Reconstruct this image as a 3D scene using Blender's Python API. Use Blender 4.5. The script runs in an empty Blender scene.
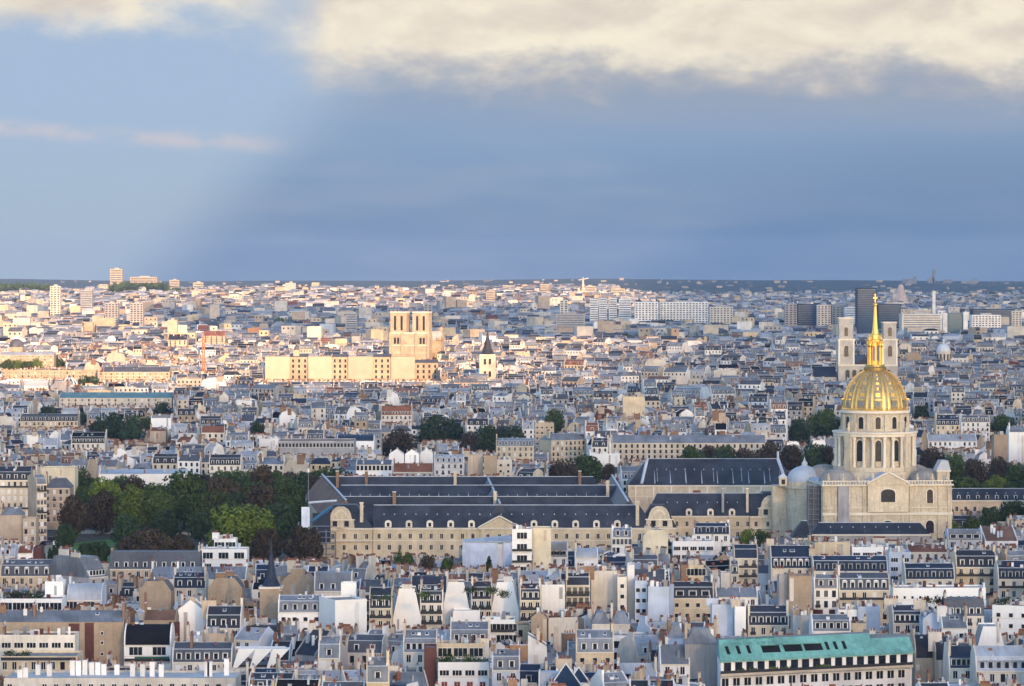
import bpy, math, random
import numpy as np
from mathutils import Vector, Matrix
R = math.radians
random.seed(7)
scene = bpy.context.scene
col = scene.collection

# ------------------------------------------------------------------ camera
F, EYE, TILT = 3500.0, 120.0, math.atan(78 / 3500.0)
cd = bpy.data.cameras.new('camera'); cam = bpy.data.objects.new('camera', cd); col.objects.link(cam)
cd.sensor_fit = 'HORIZONTAL'; cd.sensor_width = 36.0; cd.lens = 36.0 * F / 1024
cd.clip_start = 1.0; cd.clip_end = 90000
cam.location = (0, 0, EYE); cam.rotation_euler = (math.pi / 2 - TILT, 0, 0)
scene.camera = cam

# ------------------------------------------------------------------ light
SUN_EL, SUN_AZ = 15.0, 18.0       # degrees; azimuth measured from straight behind the camera towards its right
sdir = Vector((math.sin(R(SUN_AZ)) * math.cos(R(SUN_EL)), -math.cos(R(SUN_AZ)) * math.cos(R(SUN_EL)), math.sin(R(SUN_EL))))
sl = bpy.data.lights.new('sun', 'SUN'); so = bpy.data.objects.new('sun', sl); col.objects.link(so)
sl.energy = 3.5; sl.angle = R(0.9); sl.color = (1.0, 0.58, 0.29)
so.rotation_euler = sdir.to_track_quat('Z', 'Y').to_euler()
scene.view_settings.view_transform = 'Standard'; scene.view_settings.look = 'None'
scene.view_settings.gamma = 1.0; scene.view_settings.use_curve_mapping = False
scene.view_settings.exposure = 1.46
cy = scene.cycles
cy.max_bounces = 5; cy.diffuse_bounces = 2; cy.glossy_bounces = 2; cy.transmission_bounces = 2
cy.transparent_max_bounces = 10; cy.volume_bounces = 0; cy.use_denoising = True

world = bpy.data.worlds.new('World'); scene.world = world; world.use_nodes = True
wn, wl = world.node_tree.nodes, world.node_tree.links
wn.clear()

class NT:
    """Small node helper: math on sockets."""
    def __init__(s, nt): s.n, s.l = nt.nodes, nt.links
    def new(s, t, **k):
        n = s.n.new(t)
        for a, b in k.items(): setattr(n, a, b)
        return n
    def put(s, inp, v):
        if isinstance(v, bpy.types.NodeSocket): s.l.new(v, inp)
        else: inp.default_value = v
    def m(s, op, a, b=0.0, c=0.0, clamp=False):
        n = s.new('ShaderNodeMath', operation=op, use_clamp=clamp)
        for i, v in enumerate((a, b, c)): s.put(n.inputs[i], v)
        return n.outputs[0]
    def ramp(s, v, lo, hi, mode='SMOOTHSTEP'):
        n = s.new('ShaderNodeMapRange', interpolation_type=mode)
        for i, q in enumerate((v, lo, hi, 0.0, 1.0)): s.put(n.inputs[i], q)
        return n.outputs[0]
    def mix(s, f, a, b, blend='MIX'):
        n = s.new('ShaderNodeMix', data_type='RGBA', blend_type=blend)
        s.put(n.inputs[0], f)
        for i, v in ((6, a), (7, b)):
            s.put(n.inputs[i], (*v, 1.0) if isinstance(v, tuple) and len(v) == 3 else v)
        return n.outputs[2]
    def noise(s, vec, scale, detail=4.0, rough=0.55, dist=0.0):
        n = s.new('ShaderNodeTexNoise')
        s.put(n.inputs['Vector'], vec); n.inputs['Scale'].default_value = scale
        n.inputs['Detail'].default_value = detail; n.inputs['Roughness'].default_value = rough
        n.inputs['Distortion'].default_value = dist
        return n.outputs['Fac']
    def vec(s, x, y, z):
        n = s.new('ShaderNodeCombineXYZ')
        for i, v in enumerate((x, y, z)): s.put(n.inputs[i], v)
        return n.outputs[0]

def srgb(r, g, b):
    f = lambda c: (c / 255 / 12.92) if c <= 10 else ((c / 255 + 0.055) / 1.055) ** 2.4
    return (f(r), f(g), f(b))

W = NT(world.node_tree)
sky = W.new('ShaderNodeTexSky', sky_type='NISHITA', sun_disc=False)
sky.sun_elevation = R(SUN_EL)
sky.sun_rotation = math.atan2(sdir.x, sdir.y)
sky.altitude = 120; sky.dust_density = 0.85; sky.ozone_density = 2.2
bg1 = W.new('ShaderNodeBackground'); bg1.inputs['Strength'].default_value = 0.15
W.l.new(sky.outputs[0], bg1.inputs['Color'])
# cloud banks standing low in the east, laid out by compass direction and height above the horizon
tc = W.new('ShaderNodeTexCoord'); sx = W.new('ShaderNodeSeparateXYZ'); W.l.new(tc.outputs['Generated'], sx.inputs[0])
X, Y, Z = sx.outputs
ys = W.m('MAXIMUM', Y, 0.05)
az = W.m('DIVIDE', X, ys); el = W.m('DIVIDE', Z, ys)
azp = W.m('MULTIPLY', az, 3.5); elp = W.m('MULTIPLY', el, 3.5)       # thousands of picture-size units, only a convenient angle unit
v1 = W.vec(azp, W.m('MULTIPLY', elp, 1.9), 0.3)
n_big = W.noise(v1, 7.0, 7.0, 0.60, 0.25); n_fine = W.noise(v1, 22.0, 5.0, 0.55)
v2 = W.vec(azp, W.m('MULTIPLY', elp, 6.0), 1.7)
n_str = W.noise(v2, 3.2, 5.0, 0.5)
gain = 2.0 ** -1.46
def C(r, g, b): return tuple(c * gain for c in srgb(r, g, b))
veil = W.mix(W.ramp(elp, 0.0, 0.14), C(98, 131, 170), C(140, 166, 198))                  # dark rain cloud over the horizon
veil = W.mix(W.m('MULTIPLY', W.ramp(n_str, 0.40, 0.70), 0.55), veil, C(160, 174, 194))
low_r = W.m('MULTIPLY', W.ramp(azp, 0.05, 0.45), W.m('SUBTRACT', 1.0, W.ramp(elp, 0.09, 0.16)))
veil = W.mix(W.m('MULTIPLY', low_r, 0.6), veil, C(124, 148, 180))
warmband = W.m('MULTIPLY', W.ramp(azp, -0.35, 0.2), W.ramp(elp, 0.115, 0.18))
veil = W.mix(W.m('MULTIPLY', warmband, 0.8), veil, C(158, 168, 184))
# bright shaft of lit air on the left, its edge leaning over
edge = W.m('ADD', azp, W.m('MULTIPLY', elp, -1.05))
shaft = W.m('SUBTRACT', 1.0, W.ramp(W.m('ADD', edge, W.m('MULTIPLY', n_str, 0.05)), -0.40, -0.26))
shaft_col = W.mix(W.ramp(elp, 0.0, 0.18), C(174, 193, 205), C(170, 192, 218))
veil = W.mix(W.m('MULTIPLY', shaft, 0.95), veil, shaft_col)
# thin pink streak
sc_ = W.m('ADD', 0.137, W.m('MULTIPLY', W.m('ADD', azp, 0.512), -0.06))
sc_ = W.m('ADD', sc_, W.m('MULTIPLY', W.m('SUBTRACT', n_big, 0.5), 0.020))
dist = W.m('ABSOLUTE', W.m('SUBTRACT', elp, sc_))
st = W.m('MULTIPLY', W.m('SUBTRACT', 1.0, W.ramp(dist, 0.0, 0.013)), W.m('SUBTRACT', 1.0, W.ramp(azp, -0.29, -0.20)))
st = W.m('MULTIPLY', st, W.ramp(n_fine, 0.25, 0.6))
veil = W.mix(W.m('MULTIPLY', st, 0.75), veil, C(212, 204, 208))
# cream cumulus along the top
base = W.m('ADD', elp, W.m('MULTIPLY', W.m('SUBTRACT', n_big, 0.5), 0.10))
base = W.m('ADD', base, W.m('MULTIPLY', W.m('SUBTRACT', n_fine, 0.5), 0.05))
right = W.ramp(azp, -0.31, -0.15)
thr = W.m('SUBTRACT', 0.238, W.m('MULTIPLY', right, 0.060))
cum = W.ramp(W.m('SUBTRACT', base, thr), -0.018, 0.042)
gap = W.m('MULTIPLY', W.ramp(azp, -0.30, -0.22), W.m('SUBTRACT', 1.0, W.ramp(W.m('SUBTRACT', azp, W.m('MULTIPLY', n_big, 0.16)), -0.33, -0.27)))
cum = W.m('MULTIPLY', cum, W.m('SUBTRACT', 1.0, W.m('MULTIPLY', gap, 0.8)))
n_sa = W.noise(v1, 6.0, 5.0, 0.5, 0.3); sh_ = W.new('ShaderNodeVectorMath', operation='ADD'); W.l.new(v1, sh_.inputs[0]); n_fa = W.noise(v1, 20.0, 6.0, 0.6, 0.2); sh_.inputs[1].default_value = (-0.012, 0.026, 0)
n_sb = W.noise(sh_.outputs[0], 6.0, 5.0, 0.5, 0.3); n_fb = W.noise(sh_.outputs[0], 20.0, 6.0, 0.6, 0.2)
n_sh = W.m('ADD', W.m('ADD', 0.52, W.m('MULTIPLY', W.m('SUBTRACT', n_sa, n_sb), 1.5)), W.m('MULTIPLY', W.m('SUBTRACT', n_fa, n_fb), 0.22))
ccol = W.mix(W.ramp(n_sh, 0.25, 0.72), C(224, 212, 198), C(253, 242, 218))
ccol = W.mix(W.m('MULTIPLY', W.m('SUBTRACT', 1.0, W.ramp(W.m('SUBTRACT', base, thr), 0.0, 0.035)), W.m('MULTIPLY', right, 0.55)), ccol, C(190, 182, 178))
veil = W.mix(cum, veil, ccol)
bg2 = W.new('ShaderNodeBackground'); W.l.new(veil, bg2.inputs['Color']); bg2.inputs['Strength'].default_value = 1.0
front = W.m('MULTIPLY', W.ramp(Y, 0.55, 0.8), W.m('SUBTRACT', 1.0, W.ramp(el, 0.12, 0.35)))
mx = W.new('ShaderNodeMixShader'); W.l.new(front, mx.inputs[0]); W.l.new(bg1.outputs[0], mx.inputs[1]); W.l.new(bg2.outputs[0], mx.inputs[2])
wo = W.new('ShaderNodeOutputWorld'); W.l.new(mx.outputs[0], wo.inputs['Surface'])

# ------------------------------------------------------------------ picture direction -> place
T0 = math.tan(TILT)
def dist_for(py, z):
    k = (py - 343) / F
    t = (k + T0) / (1 - k * T0)
    return (EYE - z) / t
def x_for(px, Yd, z):
    return (px - 512) / F * (Yd * math.cos(TILT) + (EYE - z) * math.sin(TILT))
def proj(x, y, z):
    dp = y * math.cos(TILT) + (EYE - z) * math.sin(TILT)
    up = -y * math.sin(TILT) * -1 * -1 + (z - EYE) * math.cos(TILT)
    up = (z - EYE) * math.cos(TILT) + y * math.sin(TILT)
    return 512 + F * x / dp, 343 - F * up / dp
def z_for(py, Yd):
    k = (py - 343) / F
    t = (k + T0) / (1 - k * T0)
    return EYE - t * Yd

# ------------------------------------------------------------------ materials
MATS = {}
def mat(name, c, rough=0.85, metal=0.0, var=0.18, scale=0.12, streak=0.0, seams=0.0, c2=None, fine=0.0, spec=0.3):
    if name in MATS: return MATS[name]
    m = bpy.data.materials.new(name); m.use_nodes = True
    N = NT(m.node_tree); bs = m.node_tree.nodes['Principled BSDF']
    geo = N.new('ShaderNodeNewGeometry'); oi = N.new('ShaderNodeObjectInfo')
    pos = geo.outputs['Position']
    n1 = N.noise(pos, scale, 5.0, 0.6)
    f = N.ramp(n1, 0.3, 0.7)
    base = N.mix(f, tuple(max(0, x * (1 - var)) for x in c), tuple(min(1, x * (1 + var * 0.8)) for x in (c if c2 is None else c2)))
    rr = N.m('ADD', N.m('MULTIPLY', oi.outputs['Random'], 0.24), 0.88)
    if streak:
        sp = N.new('ShaderNodeSeparateXYZ'); N.l.new(pos, sp.inputs[0])
        sv = N.vec(N.m('MULTIPLY', sp.outputs[0], 1.3), N.m('MULTIPLY', sp.outputs[1], 1.3), N.m('MULTIPLY', sp.outputs[2], 0.12))
        sn = N.ramp(N.noise(sv, 1.0, 4.0, 0.65), 0.45, 0.75)
        rr = N.m('MULTIPLY', rr, N.m('SUBTRACT', 1.0, N.m('MULTIPLY', sn, streak)))
    if fine:
        fn = N.ramp(N.noise(pos, 1.1, 3.0, 0.6), 0.35, 0.65)
        rr = N.m('MULTIPLY', rr, N.m('SUBTRACT', 1.0, N.m('MULTIPLY', fn, fine)))
    if seams:
        sp = N.new('ShaderNodeSeparateXYZ'); N.l.new(pos, sp.inputs[0])
        w = N.m('FRACT', N.m('MULTIPLY', N.m('ADD', sp.outputs[0], N.m('MULTIPLY', sp.outputs[1], 0.31)), 0.55))
        ed = N.m('LESS_THAN', w, 0.12)
        # patches of sheet laid at different times
        pn = N.new('ShaderNodeTexVoronoi'); pn.inputs['Scale'].default_value = 0.22
        N.l.new(pos, pn.inputs['Vector'])
        spc = N.new('ShaderNodeSeparateColor'); N.l.new(pn.outputs['Color'], spc.inputs[0])
        rr = N.m('MULTIPLY', rr, N.m('SUBTRACT', 1.12, N.m('MULTIPLY', spc.outputs[0], 0.28)))
        rr = N.m('MULTIPLY', rr, N.m('SUBTRACT', 1.0, N.m('MULTIPLY', ed, seams)))
    out = N.new('ShaderNodeVectorMath', operation='SCALE'); N.l.new(base, out.inputs[0]); N.l.new(rr, out.inputs['Scale'])
    N.l.new(out.outputs[0], bs.inputs['Base Color'])
    bs.inputs['Roughness'].default_value = rough; bs.inputs['Metallic'].default_value = metal
    bs.inputs['Specular IOR Level'].default_value = spec
    MATS[name] = m
    return m

WALLS = {
 'white': mat('white_render', (0.74, 0.72, 0.70), streak=0.16),
 'bright': mat('fresh_white_render', (0.82, 0.80, 0.77), var=0.06, streak=0.07),
 'off': mat('off_white_render', (0.62, 0.57, 0.50), streak=0.2),
 'cream': mat('cream_stone', (0.60, 0.49, 0.34), streak=0.18, fine=0.08),
 'pale': mat('pale_stone', (0.56, 0.49, 0.40), streak=0.22, fine=0.1),
 'beige': mat('beige_render', (0.46, 0.37, 0.28), streak=0.22),
 'tan': mat('tan_rubble_stone', (0.38, 0.29, 0.205), streak=0.14, fine=0.12, scale=0.15, var=0.12),
 'grey': mat('grey_render', (0.36, 0.35, 0.35), streak=0.22),
 'blue': mat('pale_blue_render', (0.50, 0.55, 0.64), streak=0.1),
 'brick': mat('red_brick', (0.105, 0.042, 0.036), fine=0.2),
 'ochre': mat('ochre_render', (0.60, 0.53, 0.39), streak=0.12),
 'brown': mat('brown_brick', (0.26, 0.16, 0.10), fine=0.2),
 'dome': mat('church_stone', (0.58, 0.50, 0.38), streak=0.34, fine=0.16, scale=0.2, var=0.14),
 'nave': mat('cathedral_stone', (0.44, 0.36, 0.26), streak=0.28, fine=0.15),
}
ROOFS = {
 'zinc': mat('zinc_sheet', (0.168, 0.182, 0.208), rough=0.5, var=0.32, seams=0.22, spec=0.45),
 'lzinc': mat('light_zinc_sheet', (0.34, 0.36, 0.395), rough=0.5, var=0.2, seams=0.15, spec=0.45),
 'slate': mat('slate_tile', (0.034, 0.038, 0.052), rough=0.65, var=0.35, fine=0.25, spec=0.25),
 'navy': mat('blue_slate_tile', (0.020, 0.032, 0.062), rough=0.6, var=0.25, fine=0.2, spec=0.25),
 'gslate': mat('grey_slate_tile', (0.085, 0.09, 0.108), rough=0.6, var=0.25, fine=0.2, spec=0.4),
 'tile': mat('clay_roof_tile', (0.21, 0.085, 0.05), var=0.3, fine=0.2),
 'btile': mat('brown_roof_tile', (0.20, 0.11, 0.075), var=0.3, fine=0.2),
 'gravel': mat('roof_gravel', (0.30, 0.28, 0.26), var=0.2, fine=0.15),
 'palegrav': mat('pale_flat_roofing', (0.50, 0.50, 0.50), var=0.2, fine=0.1),
 'black': mat('black_bitumen', (0.012, 0.013, 0.017), var=0.3, rough=0.8, spec=0.08),
 'copper': mat('green_copper_sheet', (0.15, 0.37, 0.35), rough=0.6, var=0.16, scale=0.3, streak=0.25, seams=0.12),
 'teal': mat('blue_green_roof_sheet', (0.10, 0.20, 0.22), rough=0.6),
 'white': WALLS['white'],
}
M_GLASS = mat('window_glass', (0.014, 0.018, 0.026), rough=0.18, var=0.6, scale=0.6, spec=0.35)
M_GLASSB = mat('blue_window_glass', (0.06, 0.10, 0.16), rough=0.15, var=0.5, scale=0.6, spec=0.6)
M_FRAME = mat('white_window_frame', (0.70, 0.69, 0.66), var=0.05)
M_SHUT = mat('white_shutter', (0.62, 0.62, 0.62), var=0.08)
M_RSHUT = mat('red_shutter', (0.22, 0.05, 0.045), var=0.1)
M_POT = mat('terracotta_pot', (0.22, 0.085, 0.05), var=0.45, scale=1.5)
M_IRON = mat('black_iron', (0.02, 0.02, 0.024), rough=0.5, var=0.1)
M_TRIM = mat('stone_trim', (0.66, 0.60, 0.50), var=0.1)
M_CAP = mat('zinc_trim', (0.40, 0.45, 0.52), rough=0.5, var=0.1)
M_GOLD = mat('gold_leaf', (0.90, 0.55, 0.15), rough=0.32, metal=0.8, var=0.10, scale=0.6, fine=0.08)
M_GOLDP = mat('gilded_lead_panel', (0.36, 0.30, 0.19), rough=0.50, metal=0.2, var=0.25, scale=0.5, fine=0.25)
M_LEAD = mat('pale_lead_sheet', (0.45, 0.50, 0.58), rough=0.5, var=0.15, streak=0.15)
M_TARP = mat('white_plastic_sheet', (0.56, 0.62, 0.74), var=0.14, scale=0.25, streak=0.15)
M_STEEL = mat('scaffold_steel', (0.16, 0.19, 0.24), rough=0.5)
M_ORANGE = mat('orange_paint', (0.62, 0.20, 0.07), var=0.05)
M_BLUEP = mat('blue_steel_paint', (0.05, 0.15, 0.30), var=0.1)
M_LETTER = mat('darker_copper_lettering', (0.07, 0.24, 0.24), var=0.05)
M_AWN = mat('green_awning', (0.02, 0.12, 0.09), var=0.1)
M_BARK = mat('bark', (0.10, 0.075, 0.055), fine=0.2)
M_DARKG = mat('tower_dark_glass', (0.020, 0.038, 0.070), rough=0.6, var=0.3, scale=0.05, spec=0.08)
M_REDAWN = mat('red_canvas', (0.30, 0.03, 0.04), var=0.1)
def leafmat(name, a, b):
    m = bpy.data.materials.new(name); m.use_nodes = True
    N = NT(m.node_tree); bs = m.node_tree.nodes['Principled BSDF']
    geo = N.new('ShaderNodeNewGeometry'); oi = N.new('ShaderNodeObjectInfo')
    f = N.ramp(N.noise(geo.outputs['Position'], 0.45, 4.0, 0.65), 0.32, 0.68)
    c = N.mix(f, a, b)
    k = N.m('ADD', N.m('MULTIPLY', oi.outputs['Random'], 0.5), 0.75)
    o = N.new('ShaderNodeVectorMath', operation='SCALE'); N.l.new(c, o.inputs[0]); N.l.new(k, o.inputs['Scale'])
    N.l.new(o.outputs[0], bs.inputs['Base Color']); bs.inputs['Roughness'].default_value = 0.7
    bs.inputs['Specular IOR Level'].default_value = 0.2
    MATS[name] = m
    return m
LEAF = {
 'green': leafmat('green_leaf', (0.022, 0.042, 0.011), (0.075, 0.110, 0.022)),
 'lime': leafmat('yellow_green_leaf', (0.055, 0.090, 0.012), (0.15, 0.20, 0.030)),
 'dark': leafmat('dark_green_leaf', (0.014, 0.030, 0.012), (0.050, 0.078, 0.026)),
 'copper': leafmat('copper_leaf', (0.028, 0.022, 0.013), (0.070, 0.050, 0.028)),
}

# ------------------------------------------------------------------ mesh collecting
class MB:
    def __init__(s): s.v, s.f, s.m, s.mats, s.ix, s.T = [], [], [], [], {}, None
    def _m(s, mt):
        k = mt.name
        if k not in s.ix: s.ix[k] = len(s.mats); s.mats.append(mt)
        return s.ix[k]
    def pt(s, p):
        if s.T is None: return p
        c, n, tx, ty, tz = s.T
        return (p[0] * c - p[1] * n + tx, p[0] * n + p[1] * c + ty, p[2] + tz)
    def poly(s, pts, mt):
        b = len(s.v)
        s.v.extend([s.pt(p) for p in pts]); s.f.append(tuple(range(b, b + len(pts)))); s.m.append(s._m(mt))
    def box(s, x0, x1, y0, y1, z0, z1, mt, top=None, bottom=False):
        b = len(s.v); k = s._m(mt); kt = s._m(top) if top else k
        s.v.extend([s.pt(p) for p in ((x0, y0, z0), (x1, y0, z0), (x1, y1, z0), (x0, y1, z0), (x0, y0, z1), (x1, y0, z1), (x1, y1, z1), (x0, y1, z1))])
        s.f += [(b, b + 1, b + 5, b + 4), (b + 1, b + 2, b + 6, b + 5), (b + 2, b + 3, b + 7, b + 6), (b + 3, b, b + 4, b + 7), (b + 4, b + 5, b + 6, b + 7)]
        s.m += [k, k, k, k, kt]
        if bottom: s.f.append((b + 3, b + 2, b + 1, b)); s.m.append(k)
    def extr(s, prof, x0, x1, mt, caps=True, skip_last=False):
        """profile of (y, z) pushed along x"""
        b = len(s.v); n = len(prof); k = s._m(mt)
        s.v.extend([s.pt((x0, y, z)) for y, z in prof] + [s.pt((x1, y, z)) for y, z in prof])
        for i in range(n - (1 if skip_last else 0)):
            j = (i + 1) % n
            s.f.append((b + i, b + n + i, b + n + j, b + j)); s.m.append(k)
        if caps:
            s.f.append(tuple(b + i for i in range(n))); s.f.append(tuple(b + n + i for i in reversed(range(n)))); s.m += [k, k]
    def extry(s, prof, y0, y1, mt, caps=True):
        """profile of (x, z) pushed along y"""
        b = len(s.v); n = len(prof); k = s._m(mt)
        s.v.extend([s.pt((x, y0, z)) for x, z in prof] + [s.pt((x, y1, z)) for x, z in prof])
        for i in range(n):
            j = (i + 1) % n
            s.f.append((b + i, b + j, b + n + j, b + n + i)); s.m.append(k)
        if caps:
            s.f.append(tuple(b + i for i in reversed(range(n)))); s.f.append(tuple(b + n + i for i in range(n))); s.m += [k, k]
    def frustum(s, r0, r1, mt):
        """r = (x0, x1, y0, y1, z)"""
        b = len(s.v); k = s._m(mt)
        for x0, x1, y0, y1, z in (r0, r1):
            s.v.extend([s.pt(p) for p in ((x0, y0, z), (x1, y0, z), (x1, y1, z), (x0, y1, z))])
        s.f += [(b + i, b + (i + 1) % 4, b + 4 + (i + 1) % 4, b + 4 + i) for i in range(4)] + [(b + 4, b + 5, b + 6, b + 7)]
        s.m += [k] * 5
    def lathe(s, prof, n, mt, cx=0, cy=0, a0=0, closed=True, step=None):
        b = len(s.v); k = s._m(mt)
        for r, z in prof:
            for i in range(n):
                a = a0 + 2 * math.pi * i / n
                s.v.append(s.pt((cx + r * math.cos(a), cy + r * math.sin(a), z)))
        for j in range(len(prof) - 1):
            for i in range(n):
                q = (i + 1) % n
                s.f.append((b + j * n + i, b + j * n + q, b + (j + 1) * n + q, b + (j + 1) * n + i)); s.m.append(k)
        if prof[-1][0] > 0.02:
            s.f.append(tuple(b + (len(prof) - 1) * n + i for i in range(n))); s.m.append(k)
    def bar(s, p, q, r, mt):
        p, q = Vector(p), Vector(q); d = (q - p).normalized()
        u = d.orthogonal().normalized() * r; w = d.cross(u).normalized() * r
        b = len(s.v); k = s._m(mt)
        for c in (p, q):
            s.v.extend([s.pt(tuple(c + a * u + e * w)) for a, e in ((1, 1), (-1, 1), (-1, -1), (1, -1))])
        s.f += [(b + i, b + (i + 1) % 4, b + 4 + (i + 1) % 4, b + 4 + i) for i in range(4)] + [(b + 3, b + 2, b + 1, b), (b + 4, b + 5, b + 6, b + 7)]
        s.m += [k] * 6
    def mesh(s, name):
        me = bpy.data.meshes.new(name)
        nv, nf = len(s.v), len(s.f)
        me.vertices.add(nv); me.vertices.foreach_set('co', np.array(s.v, dtype=np.float32).ravel())
        tot = np.array([len(f) for f in s.f], dtype=np.int32)
        idx = np.fromiter((i for f in s.f for i in f), dtype=np.int32, count=int(tot.sum()))
        me.loops.add(len(idx)); me.loops.foreach_set('vertex_index', idx)
        me.polygons.add(nf)
        me.polygons.foreach_set('loop_start', np.concatenate(([0], np.cumsum(tot)[:-1])).astype(np.int32))
        me.polygons.foreach_set('loop_total', tot)
        for m in s.mats: me.materials.append(m)
        me.polygons.foreach_set('material_index', np.array(s.m, dtype=np.int32))
        me.update(calc_edges=True); me.validate(); me.shade_flat()
        return me

def link(name, data, parent=None, loc=None, rz=0.0):
    o = bpy.data.objects.new(name, data); col.objects.link(o)
    if parent is not None: o.parent = parent
    if loc is not None: o.location = loc
    if rz: o.rotation_euler = (0, 0, rz)
    return o
def put(mb, name, parent=None, loc=None, rz=0.0): return link(name, mb.mesh(name), parent, loc, rz)
def tag(o, label=None, cat=None, group=None, kind=None):
    if label: o['label'] = label
    if cat: o['category'] = cat
    if group: o['group'] = group
    if kind: o['kind'] = kind
    return o
def thing(name, label, cat, loc=(0, 0, 0), rz=0.0, group=None):
    return tag(link(name, None, None, loc, rz), label, cat, group)

# what may stand where: footprints already taken and sight lines to keep open
TAKEN = []      # (cx, cy, cos, sin, half w, half d)
SIGHT = []      # (px0, px1, lowest visible py, distance)
def take(cx, cy_, rz, w, d): TAKEN.append((cx, cy_, math.cos(rz), math.sin(rz), w / 2, d / 2))
def sight(p0, p1, yb, D): SIGHT.append((p0, p1, yb, D))
def hits(cx, cy_, rz, w, d, pad=0.3):
    c, s = math.cos(rz), math.sin(rz)
    rad = math.hypot(w, d) / 2
    near = [t for t in TAKEN if abs(t[0] - cx) < rad + t[4] + t[5] and abs(t[1] - cy_) < rad + t[4] + t[5]]
    if not near: return False
    for u in (-1, -0.5, 0, 0.5, 1):
        for v in (-1, -0.5, 0, 0.5, 1):
            x = cx + u * w / 2 * c - v * d / 2 * s; y = cy_ + u * w / 2 * s + v * d / 2 * c
            for t in near:
                dx, dy = x - t[0], y - t[1]
                if abs(dx * t[2] + dy * t[3]) < t[4] + pad and abs(-dx * t[3] + dy * t[2]) < t[5] + pad: return True
    return False

# ------------------------------------------------------------------ terrain
def sstep(a, b, x):
    t = min(1.0, max(0.0, (x - a) / (b - a))); return t * t * (3 - 2 * t)
def hgt(x, y):
    q = x / max(y, 1.0)
    left = 1 - sstep(0.015, 0.05, q)
    h = left * 42 * sstep(5600, 8200, y) * (0.92 + 0.08 * math.sin(q * 60) + 0.06 * math.sin(q * 23 + 1))
    h2 = (1 - sstep(16500, 21000, y)) * sstep(9500, 15500, y) * (48 + 5 * math.sin(q * 31 + 0.6) + 3 * math.sin(q * 77))
    return max(h, h2) if y < 17000 else h2
g = MB(); gm = mat('city_ground', (0.075, 0.073, 0.072), var=0.25, scale=0.05)
gf = mat('far_woodland_ground', (0.035, 0.046, 0.038), var=0.5, scale=0.004, fine=0.0)
ysl = [-3000, 0, 400, 1200, 2500, 4000, 5400] + list(range(5700, 17600, 300)) + [18500, 20000, 22000, 26000]
xs = np.linspace(-1, 1, 41)
gv = [[(float(u) * (900 + 0.42 * max(y, 0)), y, hgt(float(u) * (900 + 0.42 * max(y, 0)), y) if y > 5000 else 0.0) for u in xs] for y in ysl]
for i in range(len(ysl) - 1):
    for j in range(len(xs) - 1):
        g.poly((gv[i][j], gv[i][j + 1], gv[i + 1][j + 1], gv[i + 1][j]), gf if ysl[i] > 9000 else gm)
tag(put(g, 'ground'), kind='structure')
# ------------------------------------------------------------------ building kit
PART = {}
def win_mesh(kind):
    if kind in PART: return PART[kind]
    b = MB()
    def opening(w, h, panes, fr=M_FRAME, gl=M_GLASS, x0=0.0, z0=0.0):
        b.box(x0 - w / 2, x0 + w / 2, -0.07, 0, z0, z0 + h, fr)
        pw = (w - 0.1) / panes
        for i in range(panes):
            a = x0 - w / 2 + 0.05 + pw * i
            b.box(a + 0.05, a + pw - 0.05, -0.10, -0.071, z0 + 0.1, z0 + h - 0.1, gl)
    if kind == 'tall': opening(1.25, 2.1, 2)
    elif kind == 'dark': opening(1.15, 2.0, 1, M_IRON)
    elif kind == 'rail':
        opening(1.25, 2.2, 2); b.box(-0.75, 0.75, -0.32, -0.28, 0, 0.9, M_IRON)
    elif kind == 'shut': opening(1.2, 2.0, 2, M_FRAME, M_SHUT)
    elif kind == 'red': opening(1.6, 1.7, 2, M_FRAME, M_RSHUT)
    elif kind == 'wide': opening(2.5, 1.5, 3)
    elif kind == 'big': opening(3.6, 2.3, 3, M_FRAME)
    elif kind == 'loft': opening(1.7, 3.0, 1, M_TRIM, M_GLASS)
    elif kind == 'small': opening(0.85, 0.95, 1)
    elif kind == 'square': opening(1.3, 1.3, 1, M_TRIM)
    elif kind == 'stone': opening(1.35, 2.15, 2, M_TRIM)
    elif kind == 'twin': opening(1.15, 2.3, 1, M_TRIM, M_GLASS, -0.75); opening(1.15, 2.3, 1, M_TRIM, M_GLASS, 0.75)
    elif kind == 'arch' or kind == 'archbig':
        w, h = (2.2, 5.5) if kind == 'arch' else (4.6, 4.2)
        for off, grow, m in ((0.0, 0.35, M_TRIM), (0.08, 0.0, M_GLASS)):
            ww = w + 2 * grow; pr = []
            r = ww / 2
            zc = h - w / 2 if kind == 'arch' else h - 1.3
            ry = r if kind == 'arch' else 1.3 + grow
            pr = [(-r, -grow if grow == 0 else 0), (r, 0)] + [(r * math.cos(t), zc + ry * math.sin(t)) for t in np.linspace(0, math.pi, 9)]
            pr[0] = (-r, 0)
            b.extry(pr, -0.14 - off, 0, m)
    PART[kind] = b.mesh('window')
    return PART[kind]
def dormer_mesh(kind):
    k = 'dormer_' + kind
    if k in PART: return PART[k]
    b = MB()
    face, top = (M_FRAME, ROOFS['zinc'])
    if kind == 'blue': face, top = ROOFS['lzinc'], ROOFS['zinc']
    w, h = 1.45, 1.9
    if kind == 'wide': w, h = 2.4, 1.7
    b.box(-w / 2, w / 2, 0, 1.7, 0, h, face)
    b.box(-w / 2 - 0.12, w / 2 + 0.12, -0.12, 1.9, h, h + 0.16, top)
    if kind == 'arch':
        r = w / 2 + 0.05
        b.extry([(r * math.cos(t), h + 0.16 + 0.55 * math.sin(t)) for t in np.linspace(0, math.pi, 7)], -0.1, 1.9, face)
    b.box(-w / 2 + 0.24, w / 2 - 0.24, -0.04, -0.001, 0.25, h - 0.15, M_GLASS)
    PART[k] = b.mesh('dormer')
    return PART[k]
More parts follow.
